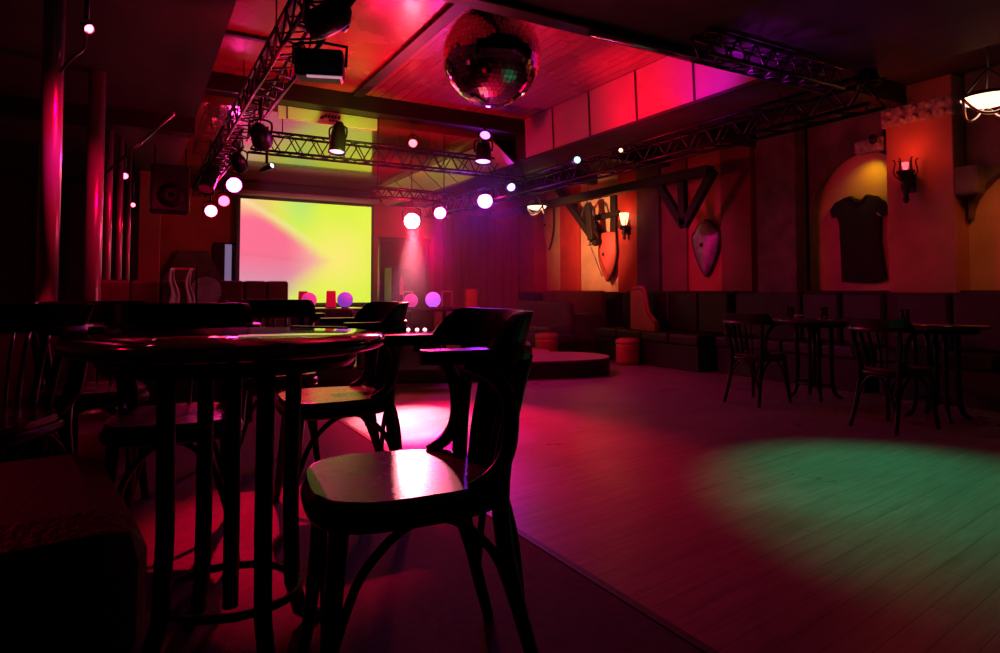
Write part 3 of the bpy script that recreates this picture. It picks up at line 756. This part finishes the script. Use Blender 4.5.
for x, w_, ph in ((-.06,.045,0), (.035,.035,1)):
    g = MB(); g.grid(lambda a, b, x=x, w_=w_, ph=ph: Vector((x+(a-.5)*w_*(1.5-.9*b)+.012*math.sin(b*6+ph), -.014-.006*math.sin(a*9), .008+b*.24)), 10, 12)
    ob = g.build('hanging_cloth', 'cloth_white', dd); ob.modifiers.new('t', 'SOLIDIFY').thickness = .004

# ================================================================== STAGE LOUNGE
def low_table(x, y, w, d, z, label):
    t = thing('lounge_table', label, 'table', (x, y, .055)); h = z-.055
    MB().box((0,0,h-.015), (w,d,.03), bev=.006).build('tabletop', 'tabletop', t)
    for sx in (-1,1):
        for sy in (-1,1): MB().bar((sx*(w/2-.05),sy*(d/2-.05),0), (sx*(w/2-.05),sy*(d/2-.05),h-.03), .04).build('leg', 'wood_black', t)
    return t
q0 = onZ(318, 305, .72); 
ZT = .745
def stage_pt(px, py, z): return onZ(px, py, z)
D7 = 7.15
A = P(300, 308, D7); B_ = P(350, 308, D7); C_ = P(408, 308, D7); E_ = P(446, 308, D7)
zt = A.z
t1 = low_table((A.x+B_.x)/2, (A.y+B_.y)/2+.0, .85, .6, zt-.0, 'black table on the stage in front of the screen with two red cards')
t2 = low_table((C_.x+E_.x)/2, (C_.y+E_.y)/2, .75, .6, P(420,308,D7).z, 'black table on the stage to the right of the screen with purple globes')
def card(px, w, h, label, m='red_card', hol=False, dd_=D7):
    p = P(px, 308, dd_); t = thing('menu_card', label, 'menu card', (p.x, p.y, zt+.001), R(-29))
    if hol:
        for sx in (-1, 1): MB().box((sx*w/2,0,h/2), (.006,.02,h)).build('side', m, t)
        MB().box((0,0,h), (w,.02,.008)).build('top_edge', m, t)
        MB().box((0,0,h/2), (w,.003,h)).build('sheet', 'glass', t)
    else: MB().prism([(-.03,0),(.03,0),(.004,h),(-.004,h)], -w/2, w/2, Matrix(((0,0,1,0),(1,0,0,0),(0,1,0,0),(0,0,0,1))), bev=.001).build('card', m, t)
    MB().box((0,0,.004), (w+.01,.07,.008)).build('foot', 'wood_black', t)
card(303, .10, .185, 'red folded menu card on the left end of the stage table, before the screen')
card(331, .10, .19, 'red folded menu card near the screen bottom edge beside the purple globe')
card(408, .10, .18, 'clear menu holder with bright pink edges on the right stage table', 'pink_card', True)
card(447, .11, .185, 'clear menu holder with violet edges at the right end of the right stage table', 'pink_card', True)
def globe(px, r, mm, label):
    p = P(px, 308, D7-.15); t = thing('globe_candle', label, 'globe lamp', (p.x, p.y, zt+.001))
    MB().lathe([(r*.5,0),(r*.45,.012),(r*.3,.02)], (0,0,0), 14).build('base', 'metal_dark', t)
    g = MB(); g.sphere((0,0,r+.008), r, 20, 14); g.build('glass_globe', mm, t)
pk = emit('pink_globe_glow', (1.0,.06,.42), .55); pu = emit('purple_globe_glow', (.45,.06,.85), .55); pv = emit('violet_globe_glow', (.65,.12,1.0), .95)
globe(309, .082, pk, 'pink glowing glass globe in front of the left red card')
globe(345, .085, pu, 'purple glowing glass globe right of the second red card, before the screen')
globe(411, .075, pk, 'pink glowing glass globe inside the clear holder on the right stage table')
globe(433, .085, pv, 'bright violet glowing glass globe on the right stage table')
# low lounge seats on the stage front with tea lights
def lounge(px, w, label, d=6.9, hh=.60, rz=-20):
    p = P(px, 320, d); t = thing('lounge_chair', label, 'armchair', (p.x, p.y, .055), R(rz))
    MB().box((0,0,.17), (w,.5,.26), bev=.03).build('base', 'leather', t)
    MB().box((0,-.20,hh/2+.04), (w,.13,hh), bev=.04).build('backrest', 'leather', t)
    MB().box((0,.03,.34), (w-.12,.40,.1), bev=.03).build('seat_cushion', 'leather', t)
    return t
lounge(325, .60, 'black lounge seat with its back to the camera below the screen', 6.5)
lounge(379, .42, 'black lounge seat left of the tea lights on the stage', 6.5)
tl_t = P(417, 332, 6.6)
t = thing('tealight_board', 'low dark board at the stage front carrying the tea lights', 'board', (tl_t.x, tl_t.y, .055), R(-25))
MB().box((0,0,(tl_t.z-.055)/2), (.5,.16,tl_t.z-.055), bev=.01).build('board_body', 'wood_black', t)
tea_g = emit('tealight_flame', (1.0,.45,.6), 6)
def tea():
    t = thing('tealight', '', 'tea light', (0,0,0))
    MB().lathe([(.02,0),(.024,.004),(.024,.03),(.02,.03)], (0,0,0), 12).build('cup', 'glass', t)
    MB().lathe([(.008,.012),(.016,.022),(.014,.034),(.003,.04)], (0,0,0), 10).build('flame', tea_g, t)
    return t
te = tea()
for i, (dx, lb) in enumerate(((-.17,'leftmost of the four tea lights below the right stage table'), (-.09,'second tea light from the left below the right stage table'), (-.0,'third tea light from the left below the right stage table'), (.08,'rightmost of the four tea lights below the right stage table'))):
    place(te, lb, (tl_t.x+dx*math.cos(R(-25)), tl_t.y+dx*math.sin(R(-25)), tl_t.z+.001), 0, 'tea lights on the stage front', first=(i == 0))
# curtain folds behind right of the screen
def drape(xa, xc, y, z0, z1, label, m='curtain', n=10, amp=.05):
    g = MB(); g.grid(lambda a, b: Vector((xa+(xc-xa)*a, y+amp*math.sin(a*n*2*PI)+.01*math.sin(a*37), z0+(z1-z0)*b)), n*8, 4)
    o = g.build('stage_drape', m); o.modifiers.new('t', 'SOLIDIFY').thickness = .01
    return tag(o, label, 'curtain')
a, b = onY(436, 250, YB-.2), onY(520, 250, YB-.2)
drape(a.x, b.x, YB-.15, .06, 2.35, 'red drape with folds across the back of the stage right of the doorway')
# low red wall right of the tables
a, b = onY(466, 300, 9.6), onY(553, 300, 9.6)
o = MB().b2(a.x, 5.0, 9.55, 9.65, .056, onY(500, 289, 9.6).z, bev=.01).build('stage_rail_wall', 'red_wall'); tag(o, 'low red wall at the right back of the stage', 'low wall')
# white floor lamp / speaker stand right of screen
c = onY(379, 292, 10.4)
t = thing('light_stand', 'thin pale upright stand right beside the screen', 'stand', (c.x, 10.4, .056))
MB().tube([(0,0,0),(0,0,onY(378, 246, 10.4).z-.056)], .022, seg=8, smooth=1).build('tube', 'chrome', t)
MB().lathe([(.16,0),(.16,.02),(.03,.03)], (0,0,0), 16).build('base', 'metal_dark', t)
t = thing('pa_speaker', 'tall dark loudspeaker with a pale pointed badge right of the screen', 'speaker', (onY(391,280,10.2).x+.1, 10.15, .056))
hh = onY(391, 268, 10.2).z-.056
MB().box((0,0,hh/2), (.34,.34,hh), bev=.01).build('cabinet', 'black_paint', t)
MB().prism([(-.03,.0),(.03,.0),(.035,.22),(0,.34),(-.035,.22)], -.176, -.171, Matrix(((1,0,0,0),(0,0,1,0),(0,1,0,hh-.45),(0,0,0,1)))).build('badge', 'cloth_white', t)

# ================================================================== TRUSSES
def truss(a, b, w, h, label, n=12, r=.018, m='alu', kind='box'):
    a, b = Vector(a), Vector(b); c = (a+b)/2; d = (b-a).normalized()
    side = d.cross(Vector((0,0,1))).normalized(); up = side.cross(d)
    t = thing('lighting_truss', label, 'truss', tuple(c))
    L_ = (b-a).length
    corners = [(-w/2,-h/2),(w/2,-h/2),(w/2,h/2),(-w/2,h/2)]
    for x, z in corners:
        MB().tube([side*x+up*z-d*L_/2, side*x+up*z+d*L_/2], r, seg=8, smooth=1).build('chord', m, t)
    for i in range(4):
        (x0,z0),(x1,z1) = corners[i], corners[(i+1)%4]
        g = MB()
        for k in range(n):
            p0 = side*x0+up*z0+d*(-L_/2+L_*k/n); p1 = side*x1+up*z1+d*(-L_/2+L_*(k+.5)/n); p2 = side*x0+up*z0+d*(-L_/2+L_*(k+1)/n)
            g.tube([p0,p1], r*.5, seg=6, smooth=1); g.tube([p1,p2], r*.5, seg=6, smooth=1)
        g.build('lattice', m, t)
    for f in (-.4, .0, .4):
        p = d*L_*f+up*h/2; 
        MB().tube([p, p+Vector((0,0,max(.02, (LC if c.x > CX1 or c.x < CX0 else (2.67 if c.y > Y2 else HC))-c.z-p.z-.002))) ], .006, seg=6, smooth=1).build('hanger', 'iron', t)
    return t
truss((.80,2.6,2.36),(.80,6.35,2.36), .18,.18, 'lighting truss running back along the left of the ceiling recess, near half', 14, .014)
truss((.80,6.62,2.36),(.80,10.4,2.36), .18,.18, 'lighting truss running back on the left above the screen side, far half', 14, .014)
truss((4.42,2.5,2.24),(4.42,10.2,2.24), .2,.2, 'long lighting truss below the valance on the right', 26, .014)
truss((1.0,7.0,2.42),(4.3,7.0,2.42), .18,.2, 'cross truss in front of the screen carrying the pair of purple and white spots', 14, .014)
truss((2.2,6.75,1.95),(3.2,6.75,1.95), .1,.1, 'short cross bar truss holding the bright red spotlight', 8, .012)
truss((2.95,2.72,2.35),(4.28,2.72,2.35), .14,.14, 'short cross truss glowing magenta at the right end of the recess', 8, .013)
# cream fascia with lettering-like logo
fa, fb = onY(278, 105, 6.63), onY(377, 118, 6.63)
fz0 = onY(283, 118.5, 6.63).z
t = thing('fascia_sign', 'long cream sign board with small black lettering under the cross beam, lit yellow-green', 'sign', ((fa.x+fb.x)/2, 6.63, fz0))
W = fb.x-fa.x; H = 2.729-fz0
MB().box((0,0,H/2), (W,.03,H), bev=.003).build('board', 'cream', t)
MB().box((-W/2+.085,-.018,H/2), (.012,.01,H)).build('joint_strip', 'seam', t)
lx = onY(334, 114, 6.61).x-t.location.x
g = MB()
for s_, dx, dz, sz in (('I', -.0, 0, 1),):
    pass
random.seed(3)
x = lx-.10
for k in range(5):     # bold italic mark, upper row
    g.prism([(x,.062),(x+.026,.062),(x+.034,.098),(x+.008,.098)], -.020, -.016, Matrix(((1,0,0,0),(0,0,1,0),(0,1,0,0),(0,0,0,1)))); x += .032+.004*(k%2)
x = lx-.05
for k in range(4):
    g.prism([(x,.030),(x+.014,.030),(x+.016,.052),(x+.002,.052)], -.020, -.016, Matrix(((1,0,0,0),(0,0,1,0),(0,1,0,0),(0,0,0,1)))); x += .022
g.prism([(lx-.145,.045),(lx-.11,.045),(lx-.095,.088),(lx-.13,.075)], -.020, -.016, Matrix(((1,0,0,0),(0,0,1,0),(0,1,0,0),(0,0,0,1))))
g.build('lettering', 'seam', t)

# ================================================================== STAGE LAMPS
def par(loc_, aim, r, col, es, label, ztruss, body_l=None, tilt=None, name='stage_spotlight', group=None, lens_kind='disc'):
    c = Vector(loc_); d = (Vector(aim)-c).normalized(); L_ = body_l or r*2.6
    t = thing(name, label, 'spotlight', tuple(c), group=group)
    hs = MB().lathe([(r*.55,-L_),(r*.8,-L_*.92),(r*1.05,-L_*.5),(r*1.08,.0),(r*1.16,.012),(r*1.16,.03),(r*1.06,.03),(r*1.0,.004)], (0,0,0), 24, axis=d, cap=False).build('housing', 'metal_dark', t)
    MB().lathe([(r*.55,-L_-.002),(r*.5,-L_-.02)], (0,0,0), 16, axis=d).build('rear_cap', 'metal_dark', hs)
    lm = emit('lens_'+label[:12], col, es)
    MB().lathe([(r*1.0,.0),(r*.98,.010),(r*.6,.022),(.002,.026)], (0,0,0), 24, axis=d).build('lens', lm, hs)
    side = d.cross(Vector((0,0,1))); side = side.normalized() if side.length > .1 else Vector((1,0,0))
    cb = -d*L_*.45; zt_ = max(r*1.6, min(ztruss-c.z, 3))
    MB().tube([cb+side*r*1.15, cb+side*r*1.2+Vector((0,0,r*1.3)), cb+side*r*.4+Vector((0,0,r*1.7)), cb-side*r*.4+Vector((0,0,r*1.7)), cb-side*r*1.2+Vector((0,0,r*1.3)), cb-side*r*1.15], r*.12, seg=8).build('yoke', 'metal_dark', t)
    if zt_ > r*1.7: MB().tube([cb+Vector((0,0,r*1.68)), cb+Vector((0,0,zt_))], .012, seg=8, smooth=1).build('clamp_rod', 'metal_dark', t)
    return t
def px_r(r, d): return r*d/F
FLOOR = Vector((1.6, 3.6, 0))
CAMF = Vector((.6, 1.6, .4))
par(P(234,185,8.0), CAMF+Vector((.3,0,.6)), px_r(7,8.0), (1,.02,.30), 120, 'large white-pink spotlight left of the screen, highest of the three', 2.27)
par(P(224,201,8.3), CAMF+Vector((.3,0,.6)), px_r(5,8.3), (1,.03,.08), 16, 'small rosy spotlight in the middle of the three left of the screen', 2.27)
par(P(211,211,8.6), CAMF+Vector((.3,0,.6)), px_r(5.6,8.6), (1,.02,.06), 90, 'white-hot pink spotlight lowest of the three left of the screen', 2.27)
lr = par(P(412,221,7.1), CAMF+Vector((.6,.6,0)), px_r(7.5,7.1), (1,.10,.13), 320, 'very bright red spotlight right of the screen', 1.90)
l2 = par(P(440,213,7.2), CAMF+Vector((.8,.6,0)), px_r(5.5,7.2), (1,.03,.5), 170, 'pink spotlight just right of the very bright red one', 1.90)
l3 = par(P(485,201,8.2), Vector((2.0,3.4,0)), px_r(7,8.2), (.45,.03,1.0), 190, 'white-violet spotlight throwing a blue beam at the right of the stage', 2.14)
l4 = par(P(511,187,7.8), Vector((2.5,2.0,0)), px_r(4,7.8), (.4,.25,1), 6, 'small cold-white spotlight near the far end of the right truss', 2.14)
par(P(483,160,7.1), P(483,160,7.1)+Vector((-.12,-.16,-1)), px_r(7.5,7.1), (1,.35,1), 3, 'downward spotlight on the cross truss with a pale pink lens', 2.35)
par(P(485,136,7.0), P(485,136,7.0)+Vector((-.3,-.8,.3)), px_r(5,7.0), (.55,.1,1), 6, 'small purple spotlight above the downward one on the cross truss', 2.75)
par(P(337,150,6.5), P(337,150,6.5)+Vector((-.12,-.16,-1)), px_r(7.5,6.5), (1,.40,.9), 2.5, 'purple-bodied downward spotlight under the sign board', 2.35, body_l=.28)
par(P(271,166,5.4), P(271,166,5.4)+Vector((.3,-.9,.1)), .022, (.8,.8,1), 2, 'slim black lantern hanging from the left truss with a small white lens', 2.27, body_l=.16)
par(P(577,160,5.8), P(577,160,5.8)+Vector((-.4,-.8,-.1)), .03, (.35,.8,.9), 2.5, 'small dark spotlight with a teal glint on the right truss', 2.14, body_l=.18)
par(P(621,150,6.2), CAMF, .02, (1,.45,.25), 4, 'tiny warm lamp on the right truss', 2.14)
par(P(88,28,3.2), CAMF+Vector((0,0,.5)), .022, (1,.06,.15), 16, 'tiny white-red lamp at the top left beside the thick pole', LC)
par(P(125,176,6.8), CAMF+Vector((0,0,.8)), .03, (1,.08,.15), 9, 'upper tiny red lamp beside the thin pipes', LC)
par(P(133,205,7.6), CAMF+Vector((0,0,.8)), .024, (1,.08,.15), 9, 'lower tiny red lamp beside the thin pipes', LC)
par(P(413,143,7.0), CAMF+Vector((.3,1,.0)), px_r(4,7.0), (1,.06,.08), 9, 'small red-white lamp on the cross truss above the screen corner', 2.35)
par(P(868,82,4.6), P(868,82,4.6)+Vector((.1,-.2,-1)), .07, (.05,.05,.05), .0, 'unlit black can hanging below the ceiling on the right', LC, body_l=.25)
gr_l = par(P(730,62,4.9), Vector((3.2,1.75,DF)), .06, (.1,.7,.55), .3, 'green spotlight clamped to the right truss over the dance floor', 2.14) if False else None

# moving heads top left
def moving_head(c, label, col, es, aim, s=1.0, strip=False):
    t = thing('moving_head_light', label, 'stage light', tuple(c))
    up_ = 2.27-c.z
    MB().box((0,0,up_-.035 if up_ > .16 else .17), (.16*s,.16*s,.07), bev=.012).build('base_box', 'metal_dark', t)
    for sx in (-1, 1): MB().box((sx*.095*s,0,.07), (.025,.06,.2), bev=.006).build('yoke_arm', 'metal_dark', t)
    d = (Vector(aim)-c).normalized(); r = .068*s
    MB().lathe([(r*.4,-r*2.0),(r*.95,-r*1.5),(r*1.1,-r*.4),(r*1.1,r*.7),(r*1.0,r*1.2),(r*.92,r*1.2)], (0,0,0), 20, axis=d).build('head', 'metal_dark', t)
    MB().lathe([(r*.8,r*1.2),(r*.4,r*1.32),(.003,r*1.36)], (0,0,0), 20, axis=d).build('lens', emit('mh_lens', col, es), t)
    return t
moving_head(P(326,20,3.1), 'large black moving-head light at the top with a white-blue lens glint', (.6,.75,1), 1.5, P(250,60,3.3), 1.0)
m2 = P(320,66,3.7)
t = thing('flood_light', 'black boxy flood light below the moving head with a pale strip along its lower edge', 'stage light', tuple(m2), R(-20))
MB().box((0,0,0), (.27,.16,.16), bev=.02).build('housing', 'metal_dark', t)
MB().box((.03,-.06,-.082), (.19,.025,.008)).build('lens', emit('flood_strip', (1,.5,.7), .45), t)
MB().tube([(-.145,0,0),(-.15,0,.12),(0,0,.14),(.15,0,.12),(.145,0,0)], .01, seg=8, smooth=1).build('yoke', 'metal_dark', t)
MB().tube([(0,0,.14),(0,0,.30)], .012, seg=8, smooth=1).build('clamp_rod', 'metal_dark', t)
for px, py, d_, lb in ((262,140,4.8,'black spotlight on the near left truss with its back to the camera'), (240,165,6.3,'dark spotlight hanging from the left truss, just above the left spotlights')):
    p = P(px, py, d_); par(p, p+Vector((.3,.9,-.3)), .065, (.02,.02,.02), 0, lb, 2.27)
p = P(206,188,7.2); par(p, p+Vector((-.3,-.5,-.9)), .08, (.25,.0,.02), .3, 'steel spotlight lit red at the left, above the low pink lamp', 2.44, body_l=.4)
# slanted tube, cable, box at top left
c = P(145,138,4.6)
a, b = P(106,173,4.9)-c, P(174,113,4.3)-c
o = MB().tube([a, b], .012, seg=8, smooth=1).build('slanted_tube', 'chrome'); o.location = c; tag(o, 'thin slanted steel tube at the upper left with a violet glint', 'tube')
c = P(55,95,3.0); o = MB().tube([P(53,100,3.2)-c, P(56,82,3.15)-c, P(63,68,3.1)-c, P(73,57,3.1)-c, P(84,48,3.15)-c, P(87,30,3.2)-c], .008, seg=8).build('hanging_cable', 'rubber'); o.location = c; tag(o, 'curved black cable between the thick pole and the tiny lamp', 'cable')
p = P(170,190,7.0); t = thing('ceiling_speaker', 'big dark loudspeaker hung from the ceiling above the dark niche', 'speaker', tuple(p))
MB().box((0,0,0), (.38,.35,.5), bev=.02).build('cabinet', 'black_paint', t); MB().lathe([(.13,0),(.12,.012),(.03,-.0)], (0,-.18,-.08), 20, axis=(0,-1,0)).build('cone', 'metal_dark', t)
for sx in (-1,1): MB().tube([(sx*.15,0,.25),(sx*.15,0,LC-p.z-.001)], .01, seg=6, smooth=1).build('bracket', 'iron', t)

# mirror ball
bc = P(492, 57, 4.55); br = .35
mbt = thing('mirror_ball', 'large mirrored disco ball hanging in the ceiling recess', 'disco ball', tuple(bc))
g = MB(); nv = 34
for i in range(1, nv-1):
    v0, v1 = PI*i/nv, PI*(i+1)/nv
    nu = max(8, int(70*math.sin((v0+v1)/2)))
    for k in range(nu):
        a0, a1 = 2*PI*(k+.04)/nu, 2*PI*(k+.96)/nu; w0, w1 = v0+.003, v1-.003
        f = [Vector((math.sin(v)*math.cos(a_), math.sin(v)*math.sin(a_), math.cos(v)))*br for v, a_ in ((w0,a0),(w1,a0),(w1,a1),(w0,a1))]
        c_ = sum(f, Vector())/4; j = Vector((random.gauss(0,.006), random.gauss(0,.006), random.gauss(0,.006)))
        q = c_.normalized().rotation_difference((c_.normalized()+j).normalized())
        f = [c_+q @ (p-c_) for p in f]; g.bm.faces.new([g.bm.verts.new(p) for p in f])
g.build('mirror_tiles', 'mirror', mbt, fix=False)
MB().sphere((0,0,0), br-.006, 40, 24).build('core', 'metal_dark', mbt)
MB().lathe([(.14,br*.88),(.13,br*1.0),(.04,br*1.02)], (0,0,0), 24).build('top_cap', 'metal_dark', mbt)
if HC-bc.z-br > .01: MB().tube([(0,0,br*1.0),(0,0,HC-bc.z-.001)], .012, seg=8, smooth=1).build('hanging_rod', 'iron', mbt)

# ================================================================== LIGHTING
RED = (1,.012,.06)
MAG = (1,.02,.45)
# light thrown from the visible spotlights, plus added streak and fill beams
a = lr.location
spot('red_spot_beam', tuple(a+Vector((-.1,-.25,-.05))), (2.2,4.3,-.2), (1,.0,.045), 1500, 50, 1, .06)
spot('floor_streak_fill', tuple(a+Vector((-.1,-.25,-.05))), tuple(onZ(411,418,DF)), (1,.30,.36), 3400, 26, 1, .05)  # extra narrow beam added for the white streak on the floor
spot('seat_streak_fill', tuple(a+Vector((-.1,-.25,-.05))), tuple(P(405,468,1.45)), (1,.27,.30), 330, 4.5, 1, .05)  # second narrow beam, added to whiten the chair seat
spot('pink_seat_fill', tuple(P(234,185,7.7)), tuple(P(380,470,1.45)), (1,.0,.20), 1500, 6, 1, .05)  # red fill added for the seat, aimed from the pink spotlight
spot('pink_spot_beam', tuple(l2.location+Vector((-.1,-.2,-.04))), (2.0,4.6,-.2), (1,.0,.42), 400, 34, .9, .05)
spot('violet_spot_beam', tuple(l3.location+Vector((-.1,-.2,-.1))), tuple(P(425,265,8.0)), (.10,.02,1), 900, 17, .7, .05)
spot('carpet_red_fill', (.82,4.3,2.2), (.5,2.5,0), (1,.0,.05), 1000, 24, .9, .03)  # unseen spot added for the red pool on the carpet
# added red and magenta fills without fixtures for recess ceiling, valance and truss
spot('recess_fill_left', (.72,3.9,2.1), (.62,4.4,2.9), (1,.0,.03), 16, 150, .8, .12)
spot('recess_fill_left_rear', (.95,5.5,2.1), (.8,5.7,2.9), (1,.0,.03), 18, 150, .8, .12)
spot('recess_fill_mid', (1.9,5.4,2.2), (1.9,5.0,2.9), (1,.0,.06), 32, 150, .9, .15)
spot('recess_fill_boards', (2.7,3.9,2.2), (2.5,4.2,2.9), (1,.0,.09), 22, 140, .9, .15)
spot('valance_fill_red', (3.1,4.5,2.0), (4.0,4.3,2.65), (1,.0,.04), 90, 84, .9, .1)
spot('valance_fill_magenta', (3.45,3.5,2.25), (4.0,3.6,2.65), (.75,.0,.9), 14, 80, .9, .06)
spot('truss_fill_magenta', (3.5,2.98,2.15), (3.6,2.72,2.4), (.8,.0,1), 12, 120, .9, .05)
# fill washes without fixtures for the stage, right wall and far ceiling
spot('stage_red_wash', (3.4,6.9,2.2), (4.9,10.6,.9), (1,.0,.03), 90, 70, .9, .1)
spot('stage_purple_wash', (2.6,8.3,2.1), (3.0,10.9,1.2), (.5,.0,.35), 50, 80, .9, .1)
spot('stage_floor_wash', (4.3,7.6,2.2), (4.6,6.6,.05), (1,.0,.16), 260, 75, .9, .08)
spot('stage_table_wash', (2.2,5.9,2.3), (2.0,7.0,.7), (1,.0,.20), 60, 60, .9, .06)  # added so the red cards on the stage table show up
spot('right_wall_red_wash', (4.5,8.2,2.0), (7,9.3,1.5), (1,.0,.008), 110, 66, .9, .1)
spot('right_wall_magenta_wash', (4.4,5.9,2.0), (7,6.9,1.5), (.70,.0,.22), 110, 56, 1, .1)  # purplish fill added for the wall panels
spot('shirt_bay_wash', (4.4,5.2,2.1), (7,4.75,1.3), (.9,.0,.10), 22, 36, 1, .1)  # magenta fill added for the shirt bay
spot('wide_pillar_wash', (4.6,3.9,2.1), (7,3.7,1.2), (1,.0,.02), 22, 30, 1, .1)
spot('far_ceiling_red', (3.2,8.6,2.15), (3.0,8.8,2.7), (1,.0,.03), 34, 150, .9, .1)
# spots without fixtures, added to light single surfaces; also the green dance-floor patch
spot('second_pole_wash', (.4,4.3,2.2), (p2.x,5.4,1.4), (1,.0,.07), 90, 44, 1, .05)  # added to brighten the second pole
spot('stage_rail_wash', (4.2,8.4,2.1), (4.3,9.6,.6), (1,.0,.015), 110, 60, 1, .06)  # red fill added on the low stage wall
spot('stool_sheen', (-.9,2.4,2.2), (-.2,1.1,.6), (1,.0,.05), 14, 40, 1, .06)  # added spot that makes the red sheen on the stool
spot('seat_glint', (.0,3.7,2.2), (.22,2.42,.45), (.8,.0,.6), 30, 8, 1, .04)  # added spot for the magenta gleam on the chair behind the table
spot('far_valance_yellow_fill', (2.5,7.9,2.2), (3.85,8.3,2.55), (.72,.85,.04), 34, 60, 1, .06)  # added yellow fill; the screen alone leaves this valance dim
point('red_lamp_halo', tuple(a+Vector((-.12,-.22,-.06))), (1,.0,.06), 60, .05)  # extra point light added for the red glow in the haze
spot('green_floor_spot', (3.9,3.0,2.25), (3.55,1.8,DF), (.0,.85,.36), 270, 54, 1, .05)
spot('sign_fill', (1.85,6.15,2.25), (1.85,6.63,2.62), (.40,.95,.03), 13, 120, .8, .04)  # dedicated spot added to tint the sign yellow-green
spot('sign_fill_pink', (1.05,6.15,2.3), (1.1,6.63,2.62), (1,.40,.28), 4, 100, .8, .04)  # second added spot, pink on the left end of the sign
spot('left_red_wash', (.35,3.0,2.3), (-.40,3.8,1.2), (1,.0,.06), 230, 44, 1, .1)  # added near the thick pole to bring out its crimson
spot('pole_magenta', (.2,3.3,1.9), (p1.x,3.75,1.45), (1,.03,.75), 22, 24, 1, .05)
spot('left_back_wash', (.4,6.6,2.25), (-.25,7.6,1.0), (1,.0,.06), 34, 80, 1, .1)
spot('counter_wash', (.7,4.0,2.2), (.30,4.6,.85), (1,.1,.2), 30, 34, 1, .05)  # small spot added so the toothed disc shows
spot('orange_bay_far', (4.9, 7.9, 1.9), tuple(onX(599, 236, XR)), (1,.40,.17), 330, 60, 1, .08)  # orange fill added for the bay beside the red pillars
spot('orange_bay_right', (6.3,2.3,2.2), (XR,2.75,1.3), (1,.16,.02), 20, 75, 1, .1)

w = bpy.data.worlds.new('world'); scn.world = w; w.use_nodes = True
w.node_tree.nodes['Background'].inputs[0].default_value = (.5,.2,.3,1); w.node_tree.nodes['Background'].inputs[1].default_value = 0

# thin haze over the stage
hz = bpy.data.materials.new('stage_haze'); hz.use_nodes = True; t_ = hz.node_tree; t_.nodes.remove(t_.nodes['Principled BSDF'])
vs = t_.nodes.new('ShaderNodeVolumeScatter'); vs.inputs['Density'].default_value = .03; vs.inputs['Anisotropy'].default_value = .45
t_.links.new(vs.outputs[0], t_.nodes['Material Output'].inputs['Volume'])
o = MB().b2(1.3, 4.9, 5.7, YB-.3, .3, 2.3).build('stage_haze', hz); tag(o, 'thin red and violet smoke hanging over the stage', 'haze', kind='stuff')

scn.view_settings.view_transform = 'Standard'; scn.view_settings.look = 'None'; scn.view_settings.exposure = 0; scn.view_settings.gamma = 1
scn.view_settings.use_curve_mapping = False
scn.cycles.use_denoising = True
scn.cycles.max_bounces = 6
scn.cycles.sample_clamp_indirect = 4
